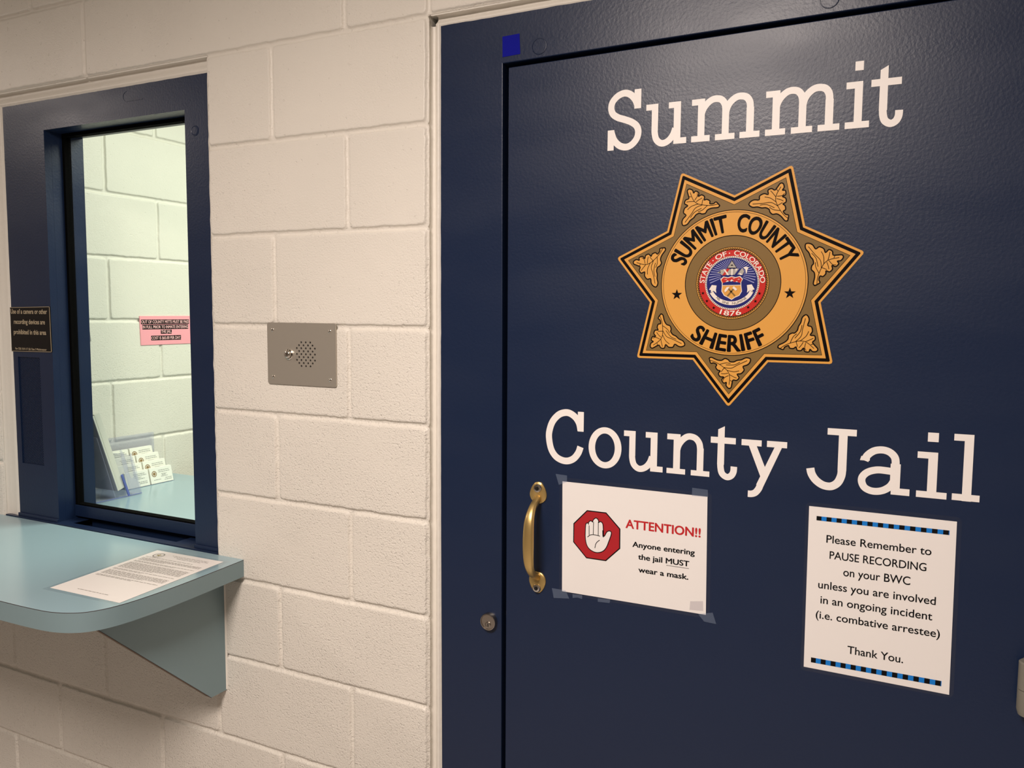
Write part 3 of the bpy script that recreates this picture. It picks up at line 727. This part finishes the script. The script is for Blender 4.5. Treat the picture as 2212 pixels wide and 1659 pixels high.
flat('hand_outline', stroke(hs + hs[:2], 0.0034, False), INK, PS, stop, .0006); flat('hand', [hs], PAPER, PS, stop, .0008)
flat('hand_creases', [q for l in ([(0.3532, 1.2520), (0.3535, 1.2335)], [(0.3620, 1.2600), (0.3618, 1.2350)], [(0.3716, 1.2610), (0.3718, 1.2350)]) for q in stroke(l, .0012, False)] + stroke([(0.3502, 1.2290), (0.3560, 1.2338), (0.3640, 1.2352), (0.3755, 1.2340)], .0013) + stroke([(0.3655, 1.2095), (0.3672, 1.2175), (0.3705, 1.2225), (0.3750, 1.2262)], .0013) + stroke([(0.3806, 1.246), (0.3812, 1.2352), (0.3825, 1.2325)], .0013), INK, PS, stop, .0010)
lettering('headline', [('ATTENTION!!', 0.4262, 0.5660, 1.2565, 0.0158)], RED_INK, PS, t, .0003, 0.085)
lettering('printed_text', [('Anyone entering', 0.4400, 0.5565, 1.2222, 0.0098), ('the jail MUST', 0.4515, 0.5470, 1.2000, 0.0098), ('wear a mask.', 0.4525, 0.5460, 1.1755, 0.0098)], INK, PS, t, .0003, 0.075)
flat('underline', [rect(0.5050, 0.5470, 1.1958, 1.1965)], INK, PS, t, .0003)

t = thing('recording_sign', 'white laminated PAUSE RECORDING sign with blue and black dashed bars under the word Jail', 'sign')
laminate(t, [(0.7446, 1.0471), (0.9768, 1.0476), (0.9752, 1.3412), (0.7431, 1.3407)], YD - 0.0003, 0.008)
extrude_xz('paper', [[(0.7497, 1.0539), (0.9707, 1.0524), (0.9685, 1.3338), (0.7485, 1.3341)]], YD - 0.0010, YD - 0.0006, PAPER, t)
for z0, z1 in ((1.3112, 1.3185), (1.0642, 1.0728)):
    n = 25; a, b = 0.7610, 0.9580
    st = empty('dashed_bar'); st.parent = t
    cell = lambda i: rect(a + (b - a) * i / n, a + (b - a) * (i + 1) / n, z0, z1)
    flat('black_dashes', [cell(i) for i in range(0, n, 2)], INK, PS, st, .0003)
    flat('blue_dashes', [cell(i) for i in range(1, n, 2)] + ([rect(b, b + 0.0010, z0, z1)]), BLUE_INK, PS, st, .0003)
lettering('printed_text', [('Please Remember to', 0.7780, 0.9350, 1.2752, 0.0128), ('PAUSE RECORDING', 0.7840, 0.9290, 1.2484, 0.0128), ('on your BWC', 0.8065, 0.9070, 1.2222, 0.0134), ('unless you are involved', 0.7680, 0.9448, 1.1955, 0.0130), ('in an ongoing incident', 0.7725, 0.9410, 1.1697, 0.0130), ('(i.e. combative arrestee)', 0.7660, 0.9530, 1.1432, 0.0128), ('Thank You.', 0.8180, 0.9022, 1.0910, 0.0130)], INK, PS, t, .0003, 0.025)

# tape pieces holding the attention sign
for pts, lab in (([(0.282, 1.345), (0.306, 1.344), (0.306, 1.331), (0.289, 1.324)], 'clear tape piece at the top left corner of the ATTENTION sign'),
                 ([(0.549, 1.345), (0.577, 1.344), (0.578, 1.3310), (0.549, 1.3300)], 'clear tape piece at the top right corner of the ATTENTION sign'),
                 ([(0.277, 1.117), (0.306, 1.117), (0.314, 1.102), (0.281, 1.098)], 'clear tape piece at the bottom left corner of the ATTENTION sign'),
                 ([(0.321, 1.1120), (0.341, 1.1130), (0.341, 1.1055), (0.331, 1.107), (0.321, 1.1045)], 'short torn clear tape under the bottom edge of the ATTENTION sign, nearest the pull'),
                 ([(0.373, 1.1120), (0.398, 1.1140), (0.397, 1.107), (0.373, 1.1055)], 'faint clear tape under the bottom edge of the ATTENTION sign, further from the pull'),
                 ([(0.566, 1.115), (0.592, 1.122), (0.599, 1.102), (0.577, 1.103)], 'clear tape piece at the bottom right corner of the ATTENTION sign')):
    tag(extrude_xz('tape_piece', [pts[::-1]], YD - 0.00150, YD - 0.00125, TAPE), lab, 'tape', 'clear tape pieces on the attention sign')
tag(extrude_xz('tape_piece', [[(0.550, 1.120), (0.575, 1.122), (0.574, 1.140), (0.551, 1.136)]], YD - 0.00145, YD - 0.00125, clear('dull_tape', (0.975, 0.97, 0.98), 0.5, 0.4, ((0.5, 0.48, 0.50), 0.10))), 'greyish tape patch on the lower right inside of the ATTENTION sign', 'tape', 'clear tape pieces on the attention sign')

# blue tape square on the frame head
bm = bmesh.new(); prism(bm, [(x, YF - 0.0006, z) for x, z in ((0.1610, 2.1446), (0.1988, 2.1458), (0.1968, 2.1836), (0.1605, 2.1828))], (0, 0.0006, 0)); fix(bm)
tag(obj('tape_square', bm, TAPE_BLUE), 'small square of royal blue tape on the door frame above the door corner', 'tape')

# ------------------------------------------------------------------ window
win = tag(empty('window_1'), kind='structure')
WY = 0.015
XL0, XL1, XR0, XR1 = -1.3915, -1.2184, -0.6935, -0.612
ZT0, ZT1, ZS = 2.1325, 2.2100, 1.0672
bm = bmesh.new()
GX0, GX1, GZ0, GZ1 = -1.3698, -1.2735, 1.2205, 1.5225      # speak-through cut-out
prism(bm, [(x, WY, z) for x, z in ((XL0, ZS), (GX0, GZ0), (GX0, GZ1), (XL0, ZT1))], (0, 0.02, 0))
prism(bm, [(x, WY, z) for x, z in ((XL0, ZT1), (GX0, GZ1), (GX1, GZ1), (XL1, ZT0))], (0, 0.02, 0))
prism(bm, [(x, WY, z) for x, z in ((GX1, GZ0), (XL1, ZS), (XL1, ZT0), (GX1, GZ1))], (0, 0.02, 0))
prism(bm, [(x, WY, z) for x, z in ((XL0, ZS), (XL1, ZS), (GX1, GZ0), (GX0, GZ0))], (0, 0.02, 0))
prism(bm, [(x, WY, z) for x, z in ((XL1, ZT0), (XR0, ZT0), (XR1, ZT1), (XL0, ZT1))], (0, 0.02, 0))
prism(bm, [(x, WY, z) for x, z in ((XR0, ZS), (XR1, ZS), (XR1, ZT1), (XR0, ZT0))], (0, 0.02, 0))
fix(bm)
# reveals in front of and behind the pane
def bx(*a): box(bm, *a)
bx(XL1 - 0.012, XL1, 0.0352, 0.130, ZS, ZT0); bx(XL0, XL1 - 0.012, 0.06, 0.130, ZS, ZT1)
bx(XR0, XR0 + 0.012, 0.0352, 0.130, ZS, ZT0); bx(XR0 + 0.012, XR1, 0.06, 0.130, ZS, ZT1)
bx(XL1, XR0, 0.0352, 0.130, ZT0, ZT0 + 0.012); bx(XL0, XR1, 0.06, 0.130, ZT0 + 0.012, ZT1)
frame_w = obj('window_frame', bm, NAVY, win)
for x, z in ((-0.6615, 2.0810),):
    bm = bmesh.new(); lathe(bm, [(0.0128, 0.0), (0.0124, 0.0010), (0.0108, 0.0011), (0.0098, 0.0003), (0.0090, 0.0006), (0.0, 0.0007)], (x, WY, z), n=36); obj('frame_plug', bm, NAVY, frame_w)
bm = bmesh.new()
sl = [(-0.893 + 0.012 * math.cos(a), 2.1850 + 0.012 * math.sin(a)) for a in [math.pi / 2 + math.pi * k / 12 for k in range(13)]]
for q in stroke(sl + [(-0.835, 2.1730)], 0.0016, False): prism(bm, [(x, WY - 0.0007, z) for x, z in q], (0, 0.0007, 0))
fix(bm); obj('frame_plug', bm, NAVY, frame_w)
boxo('jamb_foot', XR0 - 0.0005, XR1, 0.0095, WY, ZS, ZS + 0.0085, NAVY, frame_w, 0.001)
boxo('jamb_foot', XL0, XL1 + 0.0005, 0.0095, WY, ZS, ZS + 0.0085, NAVY, frame_w, 0.001)
# speak-through grille: expanded-metal mesh behind the cut-out
gr = boxo('speaker_grille', GX0, GX1, WY + 0.0045, WY + 0.006, GZ0, GZ1, DARK, win)
bm = bmesh.new(); sp_ = 0.0066
def clip_line(c, sgn):
    pts = []
    for x in (GX0, GX1):
        z = GZ0 + sgn * (x - GX0) + c
        if GZ0 <= z <= GZ1: pts.append((x, z))
    for z in (GZ0, GZ1):
        x = GX0 + (z - GZ0 - c) * sgn
        if GX0 < x < GX1: pts.append((x, z))
    return pts[:2] if len(pts) >= 2 else None
for sgn in (1, -1):
    c = -0.12 if sgn > 0 else 0.0
    while c < 0.42:
        l = clip_line(c, sgn)
        if l and math.hypot(l[0][0] - l[1][0], l[0][1] - l[1][1]) > 0.002:
            q = stroke(l, 0.0019, False)[0]; prism(bm, [(x, WY + 0.0032 - (0.0004 if sgn > 0 else 0), z) for x, z in q], (0, 0.0012, 0))
        c += sp_
fix(bm); obj('mesh', bm, NAVY, gr)
# pane, black glazing gasket, bottom rail
boxo('glass_pane', XL1 + 0.009, XR0 - 0.009, 0.0745, 0.0785, 1.1105, ZT0 - 0.009, GLASS, win)
bm = bmesh.new()
y0, y1 = 0.0665, 0.0865
box(bm, XL1, XL1 + 0.009, y0, y1, 1.104, ZT0); box(bm, XR0 - 0.009, XR0, y0, y1, 1.104, ZT0)
box(bm, XL1 + 0.009, XR0 - 0.009, y0, y1, ZT0 - 0.009, ZT0); box(bm, XL1 + 0.009, XR0 - 0.009, y0, y1, 1.100, 1.1105)
obj('gasket', bm, BLACK, win)
boxo('bottom_rail', XL1, XR0, 0.0635, 0.0905, 1.0745, 1.1065, NAVY, win, 0.0012)
# sill plate with the pass-through tray sunk into it
boxo('tray_light_block', XL1, XR0, 0.0860, 0.0895, 1.030, 1.0760, NAVY, win)  # unseen plate added to keep booth light out of the tray
TX0, TX1, TY0, TY1 = -1.177, -0.774, 0.026, 0.152
sill = empty('pass_through_sill'); sill.parent = win
bm = bmesh.new(); zt, zb = 1.0672, 1.050
for a in ((-1.4365, TX0, 0.002, 0.1935), (TX1, -0.607, 0.002, 0.1935), (TX0, TX1, 0.002, TY0), (TX0, TX1, TY1, 0.1935)): box(bm, *a[:4], zb, zt)
obj('sill_plate', bm, NAVY, sill)
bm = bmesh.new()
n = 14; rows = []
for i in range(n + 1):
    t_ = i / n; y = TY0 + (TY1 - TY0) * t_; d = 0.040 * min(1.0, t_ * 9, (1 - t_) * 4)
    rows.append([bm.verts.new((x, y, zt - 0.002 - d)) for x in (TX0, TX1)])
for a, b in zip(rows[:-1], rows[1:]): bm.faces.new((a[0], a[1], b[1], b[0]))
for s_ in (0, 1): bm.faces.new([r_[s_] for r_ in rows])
fix(bm); obj('cash_tray', bm, mat('shaded_tray_navy', (0.0035, 0.0065, 0.016), 0.5, spec=0.2), sill)  # sill navy darkened: the shade inside the tray is put into its colour
bm = bmesh.new(); q = -1.058
for i in range(4): pass
prism(bm, [(q, TY0, zt), (q + 0.010, TY0, zt), (q + 0.004, TY0 + 0.030, zt - 0.018), (q + 0.001, TY0 + 0.030, zt - 0.018)], (0, 0, -0.0022)); fix(bm)
obj('tray_seam', bm, NAVY, sill)

# plaque on the left jamb
t = thing('notice_plaque', 'small black engraved plaque about cameras on the left jamb of the window', 'plaque')
py = WY - 0.0022
extrude_xz('plate', [[(-1.3935, 1.5375), (-1.2175, 1.5395), (-1.2190, 1.6635), (-1.3945, 1.6610)]], py, WY, PLAQUE, t)
PP = on_wall(py)
flat('gilt_border', [[(-1.2200, 1.5395), (-1.2175, 1.5395), (-1.2190, 1.6635), (-1.2212, 1.6632)], [(-1.3935, 1.5375), (-1.2175, 1.5395), (-1.2178, 1.5408), (-1.3935, 1.5387)], [(-1.3945, 1.6598), (-1.2190, 1.6622), (-1.2190, 1.6635), (-1.3945, 1.6610)]], PLAQUE_GOLD, PP, t, .0004)
lettering('engraved_text', [('Use of a camera or other', -1.3885, -1.2310, 1.6435, 0.0125), ('recording devices are', -1.3765, -1.2415, 1.6150, 0.0125), ('prohibited in this area', -1.3790, -1.2380, 1.5865, 0.0125),], PLAQUE_GOLD, PP, t, .0005, 0.09)
lettering('engraved_citation', [('Per CRS 18-9-117 (b) Class 3 Misdemeanor', -1.3750, -1.2390, 1.5430, 0.0056)], PLAQUE_GOLD, PP, t, .0005, 0.09)

# ------------------------------------------------------------------ intercom
t = thing('intercom_panel', 'square stainless steel intercom panel on the block wall between window and door', 'intercom')
IX0, IX1, IZ0, IZ1 = -0.4290, -0.2335, 1.4905, 1.6298
cu = bpy.data.curves.new('faceplate', 'CURVE'); cu.dimensions = '2D'; cu.fill_mode = 'BOTH'; cu.extrude = 0.00125
def loop(pts):
    s = cu.splines.new('POLY'); s.points.add(len(pts) - 1); s.use_cyclic_u = True
    for p, (x, z) in zip(s.points, pts): p.co = (x, z, 0, 1)
rad = 0.005; rr = []
for cx_, cz_, a0 in ((IX1 - rad, IZ0 + rad, -90), (IX1 - rad, IZ1 - rad, 0), (IX0 + rad, IZ1 - rad, 90), (IX0 + rad, IZ0 + rad, 180)):
    for k in range(6): a = math.radians(a0 + 18 * k); rr.append((cx_ + rad * math.cos(a), cz_ + rad * math.sin(a)))
loop(rr)
holes = []
for i, cnt in enumerate((3, 4, 5, 4, 5, 4, 5, 4, 3)):
    for j in range(cnt): holes.append((-0.3175 + (j - (cnt - 1) / 2) * 0.01275, 1.5603 + (4 - i) * 0.0066))
for x, z in holes: loop(circ(x, z, 0.00235, 14)[::-1])
o = bpy.data.objects.new('faceplate', cu); COL.objects.link(o)
me = bpy.data.meshes.new_from_object(o); bpy.data.objects.remove(o); bpy.data.curves.remove(cu)
for v in me.vertices: v.co = Vector((v.co.x, -0.0026 - v.co.z, v.co.y))
plate = link('faceplate', me, STEEL, t)
boxo('speaker_backing', -0.355, -0.28, -0.0012, -0.0002, 1.525, 1.596, DARK, t)
boxo('back_box', IX0 + 0.004, IX1 - 0.004, 0.0000, 0.003, IZ0 + 0.004, IZ1 - 0.004, DULL_STEEL, t)
for x, z in ((-0.4125, 1.6135), (-0.2500, 1.6125), (-0.4125, 1.5068), (-0.2500, 1.5058)):
    bm = bmesh.new(); lathe(bm, [(0.0041, 0.0), (0.0038, 0.0013), (0.0026, 0.0021), (0.0012, 0.0023), (0.0009, 0.0014), (0.0, 0.0013)], (x, -0.0038, z), n=20); obj('screw', bm, CHROME, t, True)
b_ = empty('call_button'); b_.parent = t
bm = bmesh.new(); lathe(bm, [(0.0122, 0.0), (0.0120, 0.0022), (0.0104, 0.0034), (0.0096, 0.0030), (0.0096, 0.0)], (-0.3650, -0.0038, 1.5590), n=36); obj('collar', bm, CHROME, b_, True)
bm = bmesh.new(); lathe(bm, [(0.0088, 0.0), (0.0088, 0.0065), (0.0080, 0.0085), (0.0058, 0.0098), (0.0, 0.0104)], (-0.3650, -0.0038, 1.5590), n=36); obj('push_button', bm, CHROME, b_, True)

# ------------------------------------------------------------------ counter shelf
CT, CB = 1.0643, 1.0232
shelf = thing('counter_shelf', 'pale blue-green laminate shelf with rounded corner below the service window', 'shelf')
edge_pts = [(-0.5190, 0.0), (-0.5135, -0.0766), (-0.5085, -0.1539), (-0.5062, -0.2219), (-0.5070, -0.2827), (-0.5105, -0.3250), (-0.5170, -0.3580), (-0.5275, -0.3840), (-0.5420, -0.4040), (-0.5620, -0.4180), (-0.5850, -0.4275), (-0.6159, -0.4340), (-0.6738, -0.4378), (-0.7481, -0.4393)]
ep = spline(edge_pts, 5)
left = [(-1.98, -0.4393), (-2.10, -0.430), (-2.17, -0.40), (-2.21, -0.34), (-2.222, -0.25), (-2.222, 0.0)]  # unseen left run, lengthened so its shadow covers the wall below
outl = ep + spline(left, 5)
lip = 0.0013
def shelf_part(nm, pts, z0, z1, m): 
    bm = bmesh.new(); prism(bm, [(x, y, z0) for x, y in pts], (0, 0, z1 - z0)); fix(bm); return obj(nm, bm, m, shelf)
shelf_part('top', outl, CT - lip * 0.25, CT, TEAL)
shelf_part('laminate_edge_line', [(x, y + 0.0) for x, y in outl], CT - lip - 0.0003, CT - lip * 0.25, PHENOLIC)
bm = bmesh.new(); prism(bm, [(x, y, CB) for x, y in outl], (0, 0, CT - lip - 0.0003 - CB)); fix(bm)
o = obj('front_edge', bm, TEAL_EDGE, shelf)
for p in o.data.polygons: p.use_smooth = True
o.data.set_sharp_from_angle(angle=math.radians(40))
def bracket(x1):
    b = empty('support_bracket'); b.parent = shelf
    yz = [(0.0, CB), (0.0, 0.7290), (-0.0490, 0.7294), (-0.3680, CB)]
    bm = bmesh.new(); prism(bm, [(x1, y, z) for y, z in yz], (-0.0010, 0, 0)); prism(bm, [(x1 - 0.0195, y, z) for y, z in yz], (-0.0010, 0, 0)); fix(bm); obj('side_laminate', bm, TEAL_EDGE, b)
    bm = bmesh.new(); prism(bm, [(x1 - 0.0010, y, z) for y, z in yz], (-0.0185, 0, 0)); fix(bm); obj('bracket_core', bm, PARTICLE, b)
    bm = bmesh.new(); prism(bm, [(x1 + 0.0002, -0.0490, 0.7292), (x1 + 0.0002, -0.3680, CB - 0.0002), (x1 - 0.0012, -0.3680, CB - 0.0002), (x1 - 0.0012, -0.0490, 0.7292)], (0, -0.0006, -0.0007)); fix(bm); obj('bracket_edge', bm, PHENOLIC, b)
bracket(-0.5829); bracket(-2.1200)
# notice lying on the shelf
t = thing('counter_notice', 'white laminated printed notice lying on the right end of the counter shelf', 'notice')
A, B, Cc, D = Vector((-0.7322, -0.3427)), Vector((-0.5224, -0.3371)), Vector((-0.5468, -0.0361)), Vector((-0.7617, -0.0426))
def PN(u, v, d=0.0):        # u across 0..1, v from bottom 0..1
    p = (A * (1 - u) + B * u) * (1 - v) + (D * (1 - u) + Cc * u) * v
    return Vector((p.x, p.y, CT + 0.0006 + d))
bm = bmesh.new(); prism(bm, [PN(u, v, -0.0006) for u, v in ((-0.045, -0.04), (1.038, -0.03), (1.06, 1.03), (-0.045, 1.035))], (0, 0, 0.0003)); fix(bm); obj('laminating_pouch', bm, FILM, t)
bm = bmesh.new(); prism(bm, [PN(u, v, -0.0002) for u, v in ((0, 0), (1, 0), (1, 1), (0, 1))], (0, 0, 0.0002)); fix(bm); obj('paper', bm, PAPER, t)
flat('letterhead_emblem', [annulus(0.17, 0.90, 0.055, 0.070, 24)[i] for i in range(24)], NOTE_PRINT, lambda u, v, d=0: PN(0.17 + (u - 0.17), 0.90 + (v - 0.90) * 0.72, d), t, .0003)
flat('emblem_star', [star5(0.17, 0.90, 0.042)], mat('emblem_olive', (0.30, 0.26, 0.10), 0.5), lambda u, v, d=0: PN(u, 0.90 + (v - 0.90) * 0.72, d), t, .0003)
rnd = random.Random(4); lines = []
def para(v, n, u0=0.06, u1=0.94, dv=0.0150, last=0.6):
    for i in range(n):
        e1 = u1 if i < n - 1 else u0 + (u1 - u0) * last
        u = u0 + rnd.random() * 0.004
        while u < e1:
            wd = 0.02 + rnd.random() * 0.05
            lines.append(rect(u, min(u + wd, e1), v, v + 0.0062)); u += wd + 0.010
        v -= dv
    return v
for v, a, b in ((0.935, 0.33, 0.86), (0.912, 0.38, 0.88), (0.889, 0.45, 0.80)): para(v, 1, a, b, last=1.0)
v = 0.835
for n, l in ((1, .8), (4, .45), (2, .7), (9, .6), (2, .5), (6, .7), (2, .6)):
    v = para(v, n, 0.06, 0.94, 0.0150, l) - 0.0185
flat('printed_lines', lines, NOTE_PRINT, PN, t, .0003); lines = []
para(0.07, 1, 0.28, 0.72, last=1.0)
flat('footer_line', lines, NOTE_PRINT, PN, t, .0003)

# ------------------------------------------------------------------ inside the booth
IC = 1.0757
ic = thing('inner_counter', 'pale blue-green staff counter behind the window glass', 'counter')
boxo('worktop', -1.474, 1.55, 0.1945, 0.628, IC - 0.0012, IC, TEAL, ic)
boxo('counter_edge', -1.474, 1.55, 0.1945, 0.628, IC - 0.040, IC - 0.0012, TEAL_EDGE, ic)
for x in (-1.46, -0.2, 1.1):
    bm = bmesh.new(); prism(bm, [(x, 0.1945, IC - 0.04), (x, 0.1945, 0.75), (x, 0.25, 0.75), (x, 0.55, IC - 0.04)], (0.02, 0, 0)); fix(bm); obj('support_bracket', bm, TEAL_EDGE, ic)
boxo('front_strip', -1.3915, -0.612, 0.1300, 0.1945, IC - 0.008, IC, TEAL, ic)

PB = lambda u, v, d=0.0: Vector((BX + 0.0025 + d, u, v))      # on the booth side wall, u = depth into the room
t = thing('fee_notice', 'pink paper fee notice on the block wall behind the glass', 'notice')
bm = bmesh.new(); prism(bm, [PB(u, v, -0.0022) for u, v in ((0.508, 1.537), (0.724, 1.5375), (0.722, 1.637), (0.505, 1.636))], (0.0022, 0, 0)); fix(bm); obj('paper', bm, PINK, t)
hl = [(0.5100, 0.7140, 1.6085, 1.6240), (0.5150, 0.7100, 1.5905, 1.6065), (0.5905, 0.6365, 1.5745, 1.5885), (0.5495, 0.6765, 1.5525, 1.5685)]
flat('black_bars', [rect(*q) for q in hl], INK, PB, t, .0006)
lettering('printed_text', [(s_, q[0] + .0012, q[1] - .0012, q[2] + .0030, 0.0098) for s_, q in zip(('OUT OF COUNTY MITTS MUST BE PAID', 'IN FULL PRIOR TO INMATE ENTERING', 'THE JAIL.', 'COST IS $65.00 PER DAY.'), hl)], mat('pink_print', (0.93, 0.55, 0.56), 0.6), PB, t, .0012, 0.06)
bm = bmesh.new(); prism(bm, [PB(u, v, -0.0022) for u, v in ((0.20, 1.556), (0.321, 1.556), (0.3135, 1.612), (0.305, 1.69), (0.20, 1.69))], (0.0022, 0, 0)); fix(bm)
tag(obj('wall_sheet', bm, GREY_SHEET), 'grey sheet on the booth wall half hidden by the left window jamb', 'sheet')

# business cards: two columns, four steps
t = thing('business_card_holder', 'clear stepped holder under the business cards against the booth wall', 'card holder')
bm = bmesh.new()
steps = [(-1.370, 1.0757), (-1.393, 1.0975), (-1.416, 1.119), (-1.440, 1.140)]
for i, (x, z) in enumerate(steps):
    x1 = steps[i + 1][0] if i < 3 else -1.4685
    box(bm, x1, x, 0.352, 0.544, IC, z + 0.001 if i else IC + 0.0015)
obj('stepped_base', bm, ACRYLIC, t)
bm = bmesh.new(); box(bm, -1.470, -1.4675, 0.352, 0.544, IC, 1.236, 0.0); obj('back_panel', bm, ACRYLIC, t)
def card(i, col):
    x, z = steps[i]; z += 0.0018; x -= 0.0010
    y0 = 0.4505 if col else 0.3560
    W_, H_ = 0.0890, 0.0510
    names = ['front', 'second', 'third', 'rear']
    seal = ', seal at its left' if col else ''
    c = thing('business_card_stack', 'stack of white business cards, %s step of the %s column of the holder' % (names[i], 'right-hand' if col else 'left-hand'), 'business cards', 'business cards in the clear holder')
    lean = 0.22
    def PC(u, v, d=0.0): return Vector((x - 0.0005 - v * lean + d, y0 + u - 0.006 * i, z + v))
    bm = bmesh.new(); prism(bm, [PC(u, v) for u, v in rect(0, W_, 0, H_)], (-0.010, 0, 0)); fix(bm); obj('cards', bm, CARD, c)
    if col:
        flat('seal_ring', annulus(0.0165, 0.0315, 0.0072, 0.0098, 24), CARD_GOLD, PC, c, .0004)
        flat('seal_star', [circ(0.0165, 0.0315, 0.0052, 16)], CARD_GOLD, PC, c, .0004)
        rows = [(0.034, 0.078, 0.040), (0.034, 0.080, 0.0345), (0.044, 0.066, 0.027), (0.046, 0.062, 0.0235), (0.042, 0.070, 0.0195), (0.058, 0.084, 0.0125), (0.012, 0.040, 0.0105), (0.054, 0.084, 0.007)]
    else:
        rows = [(0.030, 0.074, 0.041), (0.034, 0.080, 0.036), (0.034, 0.060, 0.030), (0.040, 0.072, 0.025), (0.046, 0.080, 0.014), (0.050, 0.082, 0.009)]
    L_ = []
    for a, b, v in rows:
        u = a
        while u < b:
            wd = 0.004 + rnd.random() * 0.006; L_.append(rect(u, min(u + wd, b), v, v + 0.0019)); u += wd + 0.0014
    flat('printed_lines', L_, CARD_GREY, PC, c, .0004)
for i in range(4):
    for col in (0, 1): card(i, col)

# leaflet holder facing into the booth, backs toward the window
t = thing('leaflet_holder', 'clear acrylic leaflet holder on the inner counter beside the left jamb', 'leaflet holder')
HX0, HX1 = -1.470, -1.287
def slab(nm, pts, dx, m): 
    bm = bmesh.new(); prism(bm, [(HX0 if dx else 0, *p) for p in pts], (dx, 0, 0)); fix(bm); return obj(nm, bm, m, t)
def sheet_yz(nm, a, b, th, x0, x1, m):
    """leaning panel through (y, z) points a and b"""
    (ya, za), (yb, zb) = a, b; l = math.hypot(yb - ya, zb - za); ny, nz = -(zb - za) / l * th, (yb - ya) / l * th
    bm = bmesh.new(); prism(bm, [(x0, ya, za), (x0, yb, zb), (x0, yb + ny, zb + nz), (x0, ya + ny, za + nz)], (x1 - x0, 0, 0)); fix(bm); return obj(nm, bm, m, t)
bm = bmesh.new(); box(bm, HX0, HX1, 0.182, 0.343, IC + 0.0002, IC + 0.0028); obj('base', bm, ACRYLIC, t)
sheet_yz('back_panel', (0.250, IC + 0.003), (0.192, 1.275), 0.0025, HX0, HX1, ACRYLIC)
# front pocket wall with the U-shaped finger notch, seen edge-on from the lobby
bm = bmesh.new()
prism(bm, [(HX1, 0.306, 1.0785), (HX1, 0.343, 1.0740 + 0.004), (HX1, 0.3390, 1.1000), (HX1, 0.3215, 1.1700), (HX1, 0.3100, 1.2080), (HX1, 0.3065, 1.2110), (HX1, 0.3045, 1.2080), (HX1, 0.3110, 1.1600), (HX1, 0.3165, 1.1360), (HX1, 0.3120, 1.1310), (HX1, 0.3060, 1.1320), (HX1, 0.3000, 1.1420), (HX1, 0.2915, 1.1800), (HX1, 0.2810, 1.2150), (HX1, 0.2715, 1.2280), (HX1, 0.2690, 1.2240), (HX1, 0.2780, 1.1760)], (-0.0025, 0, 0)); fix(bm)
obj('side_wall', bm, ACRYLIC, t)
sheet_yz('front_panel', (0.343, IC + 0.003), (0.3075, 1.205), 0.0025, HX0, HX1 - 0.003, ACRYLIC)
sheet_yz('pocket_edge', (0.300, IC + 0.004), (0.276, 1.150), 0.006, HX1 - 0.0035, HX1 + 0.0006, ACRYLIC_EDGE)
sheet_yz('foot_edge', (0.182, IC + 0.0030), (0.343, IC + 0.0030), 0.0010, HX1 - 0.002, HX1 + 0.0004, ACRYLIC_EDGE)
lf = thing('leaflet_stack', 'thick stack of pale leaflets leaning in the clear holder behind the glass', 'leaflets')
a, b = (0.259, 1.100), (0.1815, 1.341)
def lsheet(nm, off, th, m, top=0.0):
    l = math.hypot(b[0] - a[0], b[1] - a[1]); n_ = ((b[1] - a[1]) / l, -(b[0] - a[0]) / l)
    p = [(a[0] + n_[0] * off, a[1] + n_[1] * off), (b[0] + n_[0] * off, b[1] + n_[1] * off + top), (b[0] + n_[0] * (off + th), b[1] + n_[1] * (off + th) + top), (a[0] + n_[0] * (off + th), a[1] + n_[1] * (off + th))]
    bm = bmesh.new(); prism(bm, [(-1.392, y, z) for y, z in p], (0.101, 0, 0)); fix(bm); return obj(nm, bm, m, lf)
lsheet('cover', 0.0, 0.0012, LEAFLET_COVER)
lsheet('pages', 0.0014, 0.0050, LEAFLET, -0.001); lsheet('pages', 0.0068, 0.0030, LEAFLET, 0.001); lsheet('pages', 0.0101, 0.0150, LEAFLET, -0.0005)
